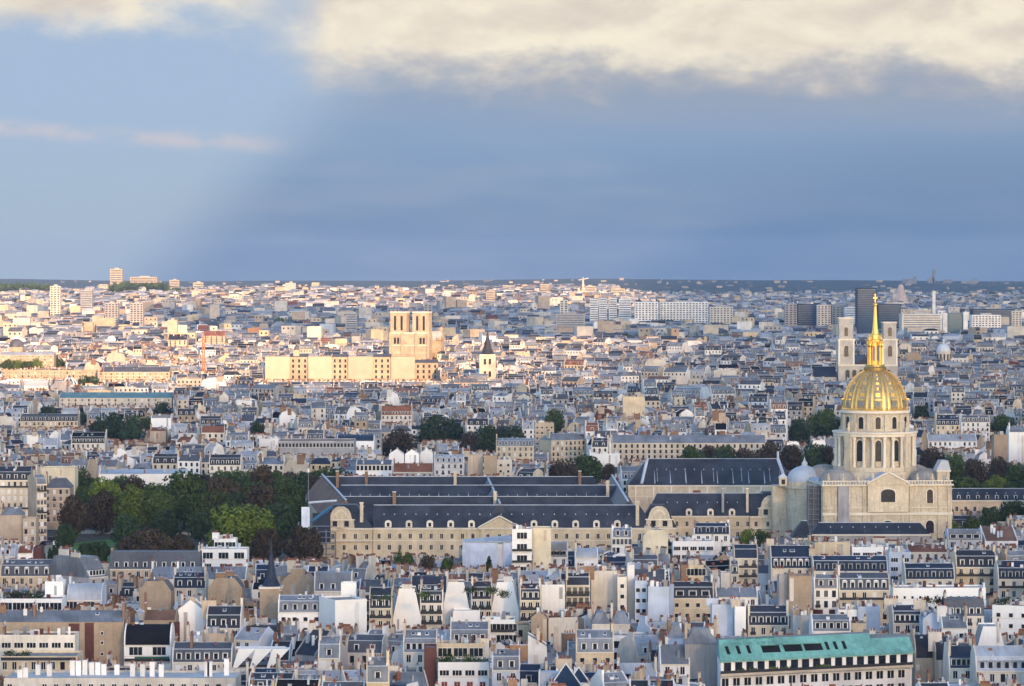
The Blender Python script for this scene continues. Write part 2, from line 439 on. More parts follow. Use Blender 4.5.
def chim_geo(b, L, H, m, T=0.62, seed=0, pots=True):
    b.box(-T / 2, T / 2, -L / 2, L / 2, 0, H, m)
    b.box(-T / 2 - 0.08, T / 2 + 0.08, -L / 2 - 0.08, L / 2 + 0.08, H, H + 0.14, M_CAP if seed % 3 else m)
    if pots:
        n = max(2, int(L / 0.62)); rr = random.Random(seed)
        for i in range(n):
            if rr.random() < 0.18: continue
            y = -L / 2 + (i + 0.5) * L / n; q = 0.15; hh = 0.5 + rr.random() * 0.5
            b.box(-q, q, y - q, y + q, H + 0.14, H + 0.14 + hh, M_POT if rr.random() < 0.8 else M_CAP)
def chim_mesh(L, H, m, T=0.62, seed=0):
    k = ('chim', round(L * 2), round(H * 2), m.name, T, seed % 5)
    if k not in PART:
        b = MB(); chim_geo(b, round(L * 2) / 2, round(H * 2) / 2, m, T, seed % 5); PART[k] = b.mesh('chimney')
    return PART[k]

def roof_profile(b):
    d, h, rh, st = b['d'], b['h'], b['rh'], b['style']
    if st == 'mansard':
        s = min(1.7, d * 0.15); mh = min(3.4, rh * 0.70)
        return [(-d / 2, h), (-d / 2 + s, h + mh), (0, h + rh), (d / 2 - s, h + mh), (d / 2, h)]
    if st == 'curve':
        pr = [(-d / 2, h)]
        for i in range(1, 7):
            t = i / 6 * math.pi / 2
            pr.append((-d / 2 + (1 - math.cos(t)) * d * 0.5, h + rh * math.sin(t)))
        pr += [(-y, z) for y, z in reversed(pr[:-1])]
        return pr
    if st == 'shed': return [(-d / 2, h), (d / 2, h + rh), (d / 2, h)]
    if st == 'steep':
        s = d * 0.22
        return [(-d / 2, h), (-d / 2 + s, h + rh), (d / 2 - s, h + rh), (d / 2, h)]
    return [(-d / 2 - 0.15, h), (0, h + rh), (d / 2 + 0.15, h)]

def shell(b, Wm, Rm):
    w, d, h, rh, st = b['w'], b['d'], b['h'], b['rh'], b['style']
    wm = WALLS[b['wall']]; sm = WALLS[b.get('side', b['wall'])]; rm = ROOFS[b['roof']]
    k = Wm
    if sm is wm: k.box(-w / 2, w / 2, -d / 2, d / 2, 0, h, wm)
    else:
        k.poly(((-w / 2, -d / 2, 0), (w / 2, -d / 2, 0), (w / 2, -d / 2, h), (-w / 2, -d / 2, h)), wm)
        k.poly(((w / 2, d / 2, 0), (-w / 2, d / 2, 0), (-w / 2, d / 2, h), (w / 2, d / 2, h)), wm)
        k.poly(((w / 2, -d / 2, 0), (w / 2, d / 2, 0), (w / 2, d / 2, h), (w / 2, -d / 2, h)), sm)
        k.poly(((-w / 2, d / 2, 0), (-w / 2, -d / 2, 0), (-w / 2, -d / 2, h), (-w / 2, d / 2, h)), sm)
        k.poly(((-w / 2, -d / 2, h), (w / 2, -d / 2, h), (w / 2, d / 2, h), (-w / 2, d / 2, h)), sm)
    if st == 'flat':
        t = 0.3
        for x0, x1, y0, y1 in ((-w / 2, w / 2, -d / 2, -d / 2 + t), (-w / 2, w / 2, d / 2 - t, d / 2), (-w / 2, -w / 2 + t, -d / 2 + t, d / 2 - t), (w / 2 - t, w / 2, -d / 2 + t, d / 2 - t)):
            k.box(x0, x1, y0, y1, h + 0.001, h + 0.7, sm)
        Rm.box(-w / 2 + t + 0.01, w / 2 - t - 0.01, -d / 2 + t + 0.01, d / 2 - t - 0.01, h + 0.01, h + 0.2, rm)
        return
    if st == 'hip':
        i = min(w, d) * 0.27
        Rm.frustum((-w / 2 - 0.2, w / 2 + 0.2, -d / 2 - 0.2, d / 2 + 0.2, h + 0.005), (-w / 2 + i, w / 2 - i, -d / 2 + i, d / 2 - i, h + rh), rm)
        return
    pr = roof_profile(b)
    e = 0.34 if b.get('party', True) else -0.15
    ex = max(e, 0)
    pr2 = [(y, z + 0.005) for y, z in pr]
    Rm.extr(pr2, -w / 2 + ex + (0.0 if ex else -0.15), w / 2 - ex + (0.0 if ex else 0.15), rm)
    if st == 'mansard':
        Rm.box(-w / 2 + ex, w / 2 - ex, pr[1][0] - 0.12, pr[1][0] + 0.12, pr[1][1] - 0.05, pr[1][1] + 0.14, M_CAP)
        Rm.box(-w / 2 + ex, w / 2 - ex, -0.1, 0.1, h + rh - 0.02, h + rh + 0.12, M_CAP)
    if ex:
        g = 0.38
        pp = [(max(-d / 2, min(d / 2, y)), z) for y, z in pr]
        pp = [(pp[0][0], h + 0.002)] + [(y, z + g) for y, z in pp] + [(pp[-1][0], h + 0.002)]
        for x0 in (-w / 2, w / 2 - 0.32): k.extr(pp, x0, x0 + 0.32, sm)

def details(b, rr):
    """returns windows, dormers, chimneys as (x, y, z, angle, kind or size)"""
    w, d, h, rh, st = b['w'], b['d'], b['h'], b['rh'], b['style']
    wins, dorms, chims = [], [], []
    fl = b.get('fl', 3.1)
    kinds = b.get('wk', ['tall'])
    def face(width, off, ang, sides):
        n = max(1, int(width / b.get('sp', 2.7)))
        if b.get('nw') and ang == 0: n = b['nw']
        f = 0; z = h - 2.75
        while z > 1.0:
            for i in range(n):
                x = -width / 2 + (i + 0.5) * width / n
                kd = kinds[f % len(kinds)]
                if kd is None: continue
                if kd == 'tall':
                    q = rr.random(); kd = 'tall' if q < 0.6 else 'shut' if q < 0.75 else 'rail' if q < 0.9 else 'dark'
                c, s_ = math.cos(ang), math.sin(ang)
                wins.append((x * c + off * s_, x * s_ - off * c, z, ang, kd))
            z -= fl; f += 1
    if not b.get('blank'):
        face(w, d / 2, 0, 0)
        if b.get('allsides'): face(d, w / 2, math.pi / 2, 1); face(d, w / 2, -math.pi / 2, 1)
    if b.get('sidewin'):
        for yy, zz, sgn, kd in b['sidewin']: wins.append((sgn * w / 2, yy, zz, sgn * math.pi / 2, kd))
    if st in ('mansard', 'steep') and not b.get('nodorm'):
        n = b.get('nd') or max(1, int((w - 1.5) / rr.choice((2.7, 3.1, 3.6))))
        dk = b.get('dk', 'std')
        for i in range(n):
            dorms.append((-(w - 1.2) / 2 + (i + 0.5) * (w - 1.2) / n, -d / 2 + 0.35, h + 0.45, 0.0, dk))
    if st == 'curve' and b.get('nd'):
        for i in range(b['nd']): dorms.append((-(w - 1.2) / 2 + (i + 0.5) * (w - 1.2) / b['nd'], -d / 2 + 0.35, h + 0.4, 0.0, b.get('dk', 'std')))
    nc = b.get('nc')
    if nc is None: nc = rr.choice((0, 1, 1, 2, 2, 3)) if st != 'flat' else rr.choice((0, 1, 2))
    for i in range(nc):
        side = (-1, 1)[i % 2]
        L = rr.uniform(1.4, min(5.0, d * 0.45)); H = rr.uniform(1.2, 2.6)
        yy = rr.uniform(-d / 2 + L / 2 + 0.8, d / 2 - L / 2 - 0.3) if d > L + 1.2 else 0
        xx = side * (w / 2 - 0.34) if i < 2 else rr.uniform(-w / 4, w / 4)
        base = h if st == 'flat' else h + rh * 0.35
        top = h + rh * (0 if st == 'flat' else 0.92) + H
        chims.append((xx, yy, base, 0.0 if rr.random() < 0.85 else math.pi / 2, (L, top - base, b.get('cm') or rr.choice((b['wall'] if b['wall'] != 'bright' else 'white', 'beige', 'off', 'brown', 'pale')), rr.randrange(5))))
    return wins, dorms, chims

def clutter(Rm, b, rr, n):
    w, d, h, rh, st = b['w'], b['d'], b['h'], b['rh'], b['style']
    for i in range(n):
        x = rr.uniform(-w * .42, w * .42); y = rr.uniform(-d * .35, d * .4); s_ = rr.uniform(.16, .55)
        if st == 'flat': z0 = h
        else: z0 = h + rh * max(0.1, (1 - abs(y) / (d / 2)) * .6)
        z1 = h + rh * (0.2 if st == 'flat' else 1 - abs(y) / (d / 2) * .6) + rr.uniform(.4, 1.5)
        Rm.box(x - s_, x + s_, y - s_ * .7, y + s_ * .7, z0, z1, rr.choice((M_FRAME, M_STEEL, M_POT, WALLS['grey'], M_CAP, WALLS['brick'])))
def party_marks(Wm, b, rr):
    """flue breasts, patches and a few holes on a windowless wall"""
    w, d, h = b['w'], b['d'], b['h']
    faces = [(w, -d / 2, 0)] if b.get('blank') else []
    if abs(math.sin(b['rz'])) > .5: faces = [(d, w / 2, 1), (d, w / 2, -1)]
    for L, off, sd_ in faces:
        used = []
        for i in range(rr.choice((1, 2, 3))):
            u = rr.uniform(-L * .4, L * .4); hw = rr.uniform(.25, .7)
            if any(abs(u - q[0]) < hw + q[1] + .1 for q in used): continue
            used.append((u, hw)); z0 = rr.choice((0, h - rr.uniform(3, 8))); z1 = h - rr.choice((.05, .05, rr.uniform(.5, 3)))
            m = WALLS[rr.choice((b['wall'], b['wall'], 'grey', 'off', 'beige', 'brown', 'pale'))] if b['wall'] not in ('bright', 'white', 'blue') else WALLS[rr.choice((b['wall'], b['wall'], 'white', 'grey', 'off'))]; t = rr.uniform(.03, .22)
            if sd_ == 0: Wm.box(u - hw, u + hw, off - t, off - .003, max(z0, 0), z1, m)
            else: Wm.box(min(sd_ * (off + t), sd_ * (off + .003)), max(sd_ * (off + t), sd_ * (off + .003)), u - hw, u + hw, max(z0, 0), z1, m)
WINJOBS = []; NEAR = []
def build_near(b, rr):
    root = thing(b.get('name', 'apartment_building'), b.get('label', '-'), b.get('cat', 'apartment building'), (b['cx'], b['cy'], b.get('gz', 0.0)), b['rz'], b.get('group', 'pale city apartment buildings with grey roofs'))
    Wm, Rm = MB(), MB(); shell(b, Wm, Rm)
    w, d, h = b['w'], b['d'], b['h']
    if not b.get('blank') and b['style'] != 'flat':
        Wm.box(-w / 2 + 0.01, w / 2 - 0.01, -d / 2 - 0.28, -d / 2 - 0.002, h - 0.32, h - 0.02, M_TRIM, bottom=True)
    if not b.get('blank'):
        z = h - 3.1
        while z > 3: Wm.box(-w / 2 + 0.01, w / 2 - 0.01, -d / 2 - 0.08, -d / 2 - 0.002, z, z + 0.15, M_TRIM, bottom=True); z -= b.get('fl', 3.1)
    for x0, x1, z0, z1, m in b.get('strips', []):      # coloured strips let into the front wall
        Wm.box(x0, x1, -d / 2 - 0.05, -d / 2 - 0.002, z0, z1, m)
    if not b.get('hand'): party_marks(Wm, b, rr)
    elif b.get('blank') and w > 4 and not b.get('strips'): party_marks(Wm, b, rr)
    clutter(Rm, b, rr, 0 if b.get('bare') else rr.choice((3, 4, 6, 8)))
    wall = put(Wm, 'wall', root); roof = put(Rm, 'roof', root)
    wins, dorms, chims = details(b, rr)
    wins += b.get('xwins', [])
    for x, y, z, a, k in dorms: link('dormer', dormer_mesh(k), roof, (x, y, z), a)
    for x, y, z, a, (L, H, m, sd) in chims + b.get('xch', []): link('chimney', chim_mesh(L, H, WALLS[m], 0.62 if L > 1.2 else 1.2, sd), roof, (x, y, z), a)
    if b['style'] in ('mansard', 'gable', 'flat') and rr.random() < 0.6 and w > 6:
        k = 'skylight'
        if k not in PART:
            s_ = MB(); s_.box(-0.5, 0.5, -0.6, 0.6, 0, 0.16, M_FRAME); s_.box(-0.4, 0.4, -0.5, 0.5, 0.161, 0.2, M_GLASSB); PART[k] = s_.mesh('skylight')
        for q in range(rr.choice((1, 2, 3))):
            yy = -d * 0.16; pr = roof_profile(b)
            if b['style'] == 'mansard':
                s0 = pr[1]; t = (yy - s0[0]) / (0 - s0[0]); zz = s0[1] + t * (h + b['rh'] - s0[1]); sl_ = math.atan2(h + b['rh'] - s0[1], -s0[0])
            elif b['style'] == 'gable': zz = h + b['rh'] * (1 + yy / (d / 2)); sl_ = math.atan2(b['rh'], d / 2)
            else: zz = h + 0.2; sl_ = 0
            o = link('skylight', PART[k], roof, (rr.uniform(-w * 0.35, w * 0.35), yy, zz)); o.rotation_euler = (sl_, 0, 0)
    for zb in b.get('balc', []):
        k = ('balc', round(w * 2))
        if k not in PART:
            s_ = MB(); ww = w / 2 - 0.2
            s_.box(-ww, ww, -0.8, 0, 0, 0.16, M_TRIM, bottom=True); s_.box(-ww, ww, -0.8, -0.75, 0.161, 1.0, M_IRON); PART[k] = s_.mesh('balcony')
        link('balcony', PART[k], wall, (0, -d / 2 - 0.001, zb))
    if b['style'] == 'flat':
        # lift housings, ducts and aerials on the flat roof
        n = rr.choice((1, 2, 2, 3))
        for q in range(n):
            u = MB()
            x = rr.uniform(-w * 0.38, w * 0.3); y = rr.uniform(-d * 0.25, d * 0.25); s0 = rr.uniform(0.6, 1.6)
            u.box(x, x + s0 * 1.4, y, y + s0, h + 0.201, h + 0.2 + rr.uniform(0.8, 2.2), WALLS[rr.choice(('white', 'grey', 'off'))])
            if not b.get('bare'): put(u, 'roof_housing', roof)
    WINJOBS.append((root, b, wins))
    b['root'] = root; NEAR.append(b)
    return root

def emit_far(b, mb, rr, lod):
    mb.T = (math.cos(b['rz']), math.sin(b['rz']), b['cx'], b['cy'], b.get('gz', 0.0))
    shell(b, mb, mb)
    w, d, h, st = b['w'], b['d'], b['h'], b['style']
    if lod < 2: clutter(mb, b, rr, 4 if lod == 0 else 2); party_marks(mb, b, rr)
    if lod < 3:
        wins, dorms, chims = details(b, rr)
        if lod == 0:
            for x, y, z, a, k in wins:
                if z < h - (9 if lod == 0 else 6): continue
                mt = M_SHUT if k == 'shut' else M_GLASS; hw = 1.2 if k in ('wide', 'big') else 0.55
                if a == 0: mb.poly(((x - hw, y - 0.06, z), (x + hw, y - 0.06, z), (x + hw, y - 0.06, z + 1.9), (x - hw, y - 0.06, z + 1.9)), mt)
        else:
            n = max(1, int(w / 3.2))
            for fz in ((h - 2.7, h - 5.9) if lod == 1 else (h - 2.9,)):
                for i in range(n):
                    x = -w / 2 + (i + 0.5) * w / n; hw = 0.6
                    mb.poly(((x - hw, -d / 2 - 0.08, fz), (x + hw, -d / 2 - 0.08, fz), (x + hw, -d / 2 - 0.08, fz + 1.8), (x - hw, -d / 2 - 0.08, fz + 1.8)), M_GLASS)
        for x, y, z, a, k in dorms:
            if lod == 2 and rr.random() < 0.5: continue
            mb.box(x - 0.7, x + 0.7, y, y + 1.6, z, z + 1.8, M_FRAME)
            mb.poly(((x - 0.45, y - 0.05, z + 0.2), (x + 0.45, y - 0.05, z + 0.2), (x + 0.45, y - 0.05, z + 1.6), (x - 0.45, y - 0.05, z + 1.6)), M_GLASS)
        for x, y, z, a, (L, H, m, sd) in chims[:3 if lod < 2 else 2]:
            mb.box(x - 0.4, x + 0.4, y - L / 2, y + L / 2, z, z + H, WALLS[m])
            mb.box(x - 0.22, x + 0.22, y - L / 2 + 0.2, y + L / 2 - 0.2, z + H + 0.001, z + H + 0.6, M_POT)
    elif lod == 3 and rr.random() < .35:
        n = max(1, int(w / 6))
        for i in range(n):
            x = -w / 2 + (i + 0.5) * w / n
            mb.poly(((x - 1.1, -d / 2 - 0.3, h - 4), (x + 1.1, -d / 2 - 0.3, h - 4), (x + 1.1, -d / 2 - 0.3, h - 1.5), (x - 1.1, -d / 2 - 0.3, h - 1.5)), M_GLASS)
# ------------------------------------------------------------------ the large buildings
def pane(mb, x, y, z, w, h, m=M_GLASS): mb.box(x - w / 2, x + w / 2, y - 0.06, y, z, z + h, m)
def wing(root, x0, x1, y0, dep, ez, rz_, wallm, roofm, hip=(0, 0), rot=0.0, label=None):
    """one long range of a palace: a wall part and a roof part; y0 = front face; ridge at height rz_"""
    wb, rb = MB(), MB()
    cx, cyy = (x0 + x1) / 2, y0 + dep / 2
    hw, hd = (x1 - x0) / 2, dep / 2
    wb.box(-hw, hw, -hd, hd, 0, ez, wallm)
    wb.box(-hw - 0.15, hw + 0.15, -hd - 0.5, -hd - 0.002, ez - 0.7, ez - 0.05, M_TRIM, bottom=True)
    wb.box(-hw, hw, -hd - 0.15, -hd - 0.002, ez - 5.2, ez - 4.9, M_TRIM, bottom=True)
    a, b_ = hip
    q = [(-hw, -hd - .3, ez), (hw, -hd - .3, ez), (hw, hd + .3, ez), (-hw, hd + .3, ez), (-hw + a, -0.4, rz_), (hw - b_, -0.4, rz_), (hw - b_, 0.4, rz_), (-hw + a, 0.4, rz_)]
    q = [(x, y, z + 0.006) for x, y, z in q]
    for f in ((0, 1, 5, 4), (1, 2, 6, 5), (2, 3, 7, 6), (3, 0, 4, 7), (4, 5, 6, 7)): rb.poly([q[i] for i in f], roofm)
    rb.box(-hw + a, hw - b_, -0.3, 0.3, rz_ + 0.01, rz_ + 0.22, M_CAP)
    for s_ in (-1,):      # lead strips running down the slope
        n = int((x1 - x0 - a - b_) / 4.1)
        for i in range(1, n):
            x = -hw + a + i * (x1 - x0 - a - b_) / n
            y1_, z1_ = -hd * 0.42, ez + (rz_ - ez) * 0.58
            rb.box(x - 0.16, x + 0.16, y1_ - 0.4, y1_ + 0.2, z1_ - 0.2, z1_ + 0.4, M_CAP)
            if i % 3 == 1: rb.bar((x, -hd * .9, ez + (rz_ - ez) * .13), (x, -hd * .3, ez + (rz_ - ez) * .72), .07, M_LEAD)
    w = put(wb, 'wall', root, (cx, cyy, 0), rot); r = put(rb, 'roof', root, (cx, cyy, 0), rot)
    return w, r, hw, hd

def part_windows(parent, pts, kind, rz=0.0):
    for x, y, z in pts: link('window', win_mesh(kind), parent, (x, y, z), rz)
def stone_dormer():
    if 'sd' not in PART:
        b = MB(); b.box(-1.3, 1.3, -0.3, 1.6, 0, 1.9, M_TRIM)
        b.extry([(1.3 * math.cos(t), 1.9 + 1.0 * math.sin(t)) for t in np.linspace(0, math.pi, 9)], -0.35, 1.6, M_TRIM)
        b.box(-0.55, 0.55, -0.36, -0.301, 0.4, 1.9, M_GLASS); PART['sd'] = b.mesh('dormer')
    return PART['sd']
def ornate_gable(ez):
    if 'og' not in PART:
        b = MB(); m = WALLS['dome']
        b.extry([(-5.4, 0), (5.4, 0), (5.1, 2.6), (4.2, 4.0), (3.9, 5.6), (2.9, 7.4), (1.2, 8.4), (-1.2, 8.4), (-2.9, 7.4), (-3.9, 5.6), (-4.2, 4.0), (-5.1, 2.6)], -0.5, 1.2, m)
        b.extry([(-5.6, 3.0), (5.6, 3.0), (5.6, 3.4), (-5.6, 3.4)], -0.9, -0.501, M_TRIM)
        b.lathe([(1.9, 0), (1.9, 0.1)], 12, m)
        for x in (-2.3, 2.3): b.box(x - 0.9, x + 0.9, -0.6, -0.501, 0.5, 2.7, M_GLASS)
        for i in range(7):
            t = math.pi * i / 6
            b.box(2.0 * math.cos(t) - 0.35, 2.0 * math.cos(t) + 0.35, -0.75, -0.501, 5.0 + 1.6 * math.sin(t), 5.6 + 1.6 * math.sin(t), M_TRIM)
        PART['og'] = b.mesh('gable')
    return PART['og']

# --- long palace with many slate roofs and courtyards
XW = WALLS['cream']; SL = mat('palace_slate', (0.036, 0.041, 0.055), rough=0.55, var=0.4, scale=0.08, streak=0.35, seams=0.12, spec=0.3)
hp = thing('palace', 'very long cream stone palace with parallel dark slate roofs in front of the golden dome', 'palace', (0, 0, 0))
D0 = 1384.0
w1, r1, hw, hd = wing(hp, x_for(373, D0, 16), x_for(655, D0, 16), D0, 15, 16, 24.4, XW, SL, (0, 6))
xs_ = np.arange(-hw + 2.4, hw - 1, 4.13)
for z_ in (11.6, 7.2, 2.6): part_windows(w1, [(float(x), -hd, z_) for x in xs_], 'stone')
pc = x_for(499.5, D0, 16) - (x_for(373, D0, 16) + x_for(655, D0, 16)) / 2
for i in range(16):
    x = -hw + 6 + i * 8.25
    if abs(x - pc) > 8.5 and x < hw - 8: link('dormer', stone_dormer(), r1, (x, -hd + 0.1, 16.05))
pb = MB(); pb.extry([(-8.2, 15.9), (8.2, 15.9), (0, 20.3)], -hd - 1.0, -hd + 4, XW); pb.box(-7.6, 7.6, -hd - 0.8, -hd - 0.51, 4, 15.88, XW)
pb.bar((-8.5, -hd - 1.1, 16.0), (0, -hd - 1.1, 20.6), 0.3, M_TRIM); pb.bar((8.5, -hd - 1.1, 16.0), (0, -hd - 1.1, 20.6), 0.3, M_TRIM)
pb.box(-8.4, 8.4, -hd - 1.3, -hd - 1.001, 15.4, 16.0, M_TRIM, bottom=True)
pb.frustum((-7, 7, -hd + 3, 0, 17), (-1, 1, -2, 0, 24.3), SL)
o = put(pb, 'pediment', w1, (pc, 0, 0)); part_windows(o, [(x, -hd - 0.8, z_) for x in (-4.6, 0, 4.6) for z_ in (11.4, 7.0)], 'stone')
bb = MB(); bb.box(-8, 8, -hd - 1.9, -hd - 0.81, 10.2, 10.6, M_TRIM, bottom=True); bb.box(-8, 8, -hd - 1.9, -hd - 1.8, 10.61, 11.5, M_IRON); put(bb, 'balcony', w1, (pc, 0, 0))
def pch(parent, px, D, z0, z1, x_off, yy, L=2.0, T=1.3, m='dome'):
    b = MB(); b.box(-T / 2, T / 2, -L / 2, L / 2, z0, z1, WALLS[m]); b.box(-T / 2 - .15, T / 2 + .15, -L / 2 - .15, L / 2 + .15, z1 + .001, z1 + 0.4, M_TRIM)
    put(b, 'chimney', parent, (x_for(px, D, 20) - x_off, yy, 0))
c1 = (x_for(373, D0, 16) + x_for(655, D0, 16)) / 2
pch(r1, 361.5, D0, 16, 25.6, c1, -hd + 1.2, 1.6); pch(r1, 637.5, D0, 16, 26, c1, -hd + 1.2, 1.6)
# end pavilions
def pavilion(px0, px1, D, gx, ez=16.0, top=24.6, dep=20):
    x0, x1 = x_for(px0, D, 16), x_for(px1, D, 16)
    wb, rb = MB(), MB(); wb.box(x0, x1, D - 1.2, D + dep, 0, ez, XW); wb.box(x0 - .2, x1 + .2, D - 1.7, D - 1.202, ez - .7, ez - .05, M_TRIM, bottom=True)
    wb.box(x0 - .2, x1 + .2, D - 2.2, D - 1.202, ez - 5.3, ez - 4.9, M_TRIM, bottom=True)
    rb.frustum((x0 - .3, x1 + .3, D - 1.4, D + dep, ez + .008), (x0 + (x1 - x0) * .30, x1 - (x1 - x0) * .30, D + 6, D + dep - 5, top), SL)
    w_ = put(wb, 'wall', hp); r_ = put(rb, 'roof', hp)
    link('gable', ornate_gable(ez), r_, (x_for(gx, D, 16), D - 1.3, ez + .05))
    n = int((x1 - x0) / 4.2)
    part_windows(w_, [(x0 + (i + .5) * (x1 - x0) / n, D - 1.2, z_) for i in range(n) for z_ in (11.6, 7.2, 2.6)], 'stone')
    return w_, r_
pavilion(316, 372.5, D0, 341); pavilion(641, 676, D0 + 2, 659, dep=16)
# parallel wings behind the front
WG = [(1418, 338, 622, 25.6, 14), (1490, 335, 628, 25.3, 26), (1562, 314, 605, 25.0, 14)]
for Dw, a, b_, rzz, dp in WG:
    ww_, rr_, h1, h2 = wing(hp, x_for(a, Dw, 22), x_for(b_, Dw, 22), Dw, dp, 16, rzz, XW, SL, (2, 5))
for px_, Dw, m in ((394, 1418, 'brown'), (495, 1418, 'dome'), (337, 1562, 'brown'), (366, 1562, 'brown'), (580, 1562, 'brown'), (455, 1562, 'dome'), (608, 1490, 'dome')):
    xx = x_for(px_, Dw, 24); b = MB(); b.box(-.65, .65, -1, 1, 18, 27.6, WALLS[m]); b.box(-.75, .75, -1.15, 1.15, 27.601, 27.9, M_TRIM); put(b, 'chimney', hp, (xx, Dw + 4, 0))
# cross wings
def cross(px_a, Da, px_b, Db, dep, m, rzz=24.5):
    xa, xb = x_for(px_a, Da, 20), x_for(px_b, Db, 20)
    L = math.hypot(xb - xa, Db - Da); ang = math.atan2(Db - Da, xb - xa)
    wb, rb = MB(), MB(); wb.box(0, L, -dep / 2, dep / 2, 0, 16, XW)
    rb.extr([(-dep / 2 - .3, 16.01), (0, rzz), (dep / 2 + .3, 16.01)], 0, L, m); rb.box(0, L, -.4, .4, rzz + .01, rzz + .3, M_CAP)
    put(wb, 'wall', hp, (xa, Da, 0), ang); put(rb, 'roof', hp, (xa, Da, 0), ang)
cross(346, 1400, 322, 1575, 15, ROOFS['btile'], 25.8); cross(628, 1400, 612, 1575, 14, SL, 25.4); cross(500, 1399, 488, 1565, 12, SL, 24.6)
# right-hand range
D2 = 1450.0
w2, r2, h2w, h2d = wing(hp, x_for(648, D2, 16), x_for(768, D2, 16), D2, 15, 16, 24.8, XW, SL, (4, 0))
c2 = (x_for(648, D2, 16) + x_for(768, D2, 16)) / 2
for z_ in (11.6, 7.2, 2.6): part_windows(w2, [(-h2w + 12 + i * 4.2, -h2d, z_) for i in range(9)], 'stone')
for px_ in (689, 710.5, 732): link('dormer', stone_dormer(), r2, (x_for(px_, D2, 17) - c2, -h2d + .1, 16.05))
pch(r2, 723, D2, 16, 27.2, c2, -h2d + 1.5, 1.4, 1.0, 'grey'); pch(r2, 747.5, D2, 16, 27, c2, -h2d + 1.5, 1.4, 1.0)
pavilion(750, 797, D2, 771, 16, 25.4)
take(x_for(485, 1480, 0), 1485, 0, 160, 230); take(x_for(720, 1470, 0), 1475, 0, 80, 70)
sight(318, 455, 556, 1380); sight(455, 530, 549, 1380); sight(530, 590, 547, 1380); sight(590, 640, 540, 1380); sight(640, 800, 533, 1446); take(x_for(725, 1420, 0), 1425, 0, 66, 34)
# scaffold and sheeting at the left end
sc = thing('scaffold', 'steel scaffold with white sheeting and blue beams at the left end of the long palace', 'scaffold', (x_for(312, 1378, 0), 1376, 0))
sb = MB()
for i in range(5):
    for j in range(2): sb.bar((-5 + i * 3.6, -j * 3, 0), (-5 + i * 3.6, -j * 3, 19 - i), 0.16, M_STEEL)
for k in range(8): sb.bar((-5, -3, 2 + 2.2 * k), (9.4, -3, 2 + 2.2 * k), 0.13, M_STEEL)
put(sb, 'pole_frame', sc); 
tb = MB(); tb.box(-3.8, -0.6, -3.4, -3.2, 4, 25, M_TARP); tb.box(-0.6, 4.5, -3.4, -3.2, 4, 9, M_TARP); put(tb, 'sheet', sc)
tb = MB(); tb.bar((0, -2, 19), (8, -2, 25), 0.5, M_BLUEP); tb.bar((-1, -2, 26.6), (10, -2, 27.4), 0.3, M_TARP); tb.box(0.4, 7.5, -1.2, -1.0, 11, 22.5, ROOFS['navy']); put(tb, 'beam', sc)
mst = tag(put((lambda b: (b.lathe([(0.15, 0), (0.11, 40)], 8, M_STEEL), b.lathe([(0.5, 37), (0.5, 38.5)], 8, M_FRAME), b)[-1])(MB()), 'lamp_mast', None, (x_for(308.5, 1400, 0), 1400, 0)), 'thin pale mast with a round head at the left end of the long palace', 'mast')

# sheeted building side in front of palace
sh = thing('sheeted_building', 'building wrapped in blue-white plastic sheeting below the palace pediment', 'building', (x_for(487, dist_for(541, 19), 0), dist_for(541, 19), 0))
b = MB(); b.box(-8.6, 8.6, 0, 10, 0, 18, WALLS['white']); put(b, 'wall', sh)
b = MB(); b.box(-9, 4.0, -0.6, -0.2, 1, 18.4, M_TARP); b.box(5.9, 9, -0.6, -0.2, 1, 18.4, M_TARP)
put(b, 'sheet', sh); b = MB(); b.poly(((-9, -.8, 18.5), (9, -.8, 18.5), (9, 8, 20.6), (-9, 8, 19)), ROOFS['lzinc']); b.poly(((9, -.8, 18.5), (9, 8, 20.6), (9, 8, 18.5)), ROOFS['lzinc']); b.poly(((-9, -.8, 18.5), (9, -.8, 18.5), (9, -.8, 18.9), (-9, -.8, 18.9)), ROOFS['lzinc']); put(b, 'roof', sh)
take(sh.location.x, sh.location.y + 5, 0, 18, 12); sight(462, 512, 568, sh.location.y)

# --- church nave
nv = thing('church_nave', 'long church nave with a big hipped slate roof between palace and golden dome', 'church')
ND_ = dist_for(485, 22)
wn_, rn_, a_, b_ = wing(nv, x_for(628, ND_, 22), x_for(800, ND_, 22), ND_, 24, 22, 33.0, WALLS['dome'], SL, (9, 9))
lb = MB()
for i in range(9):
    x = -a_ + 12 + i * 7.0; lb.bar((x, -b_ * 0.96, 22.6), (x, -b_ * .45, 28.0), 0.22, M_LEAD)
lb.bar((-a_ + 9, -.5, 33), (-a_ + 9, -.5, 35), .3, M_LEAD); lb.bar((a_ - 9, -.5, 33), (a_ - 9, -.5, 36.5), .35, M_LEAD)
lb.bar((-a_ + 9, -.9, 33), (-a_ + 6, -b_, 22.6), .5, M_LEAD); lb.bar((a_ - 9, -.9, 33), (a_ - 6, -b_, 22.6), .5, M_LEAD)
put(lb, 'ridge_flashing', rn_)
b = MB()
for i in range(10): b.box(-a_ + 3 + i * 8, -a_ + 3.7 + i * 8, -b_ - .5, -b_ - .002, 12, 21.2, M_TRIM)
put(b, 'buttress', wn_)
take(x_for(714, ND_, 0), ND_ + 12, 0, 82, 26)

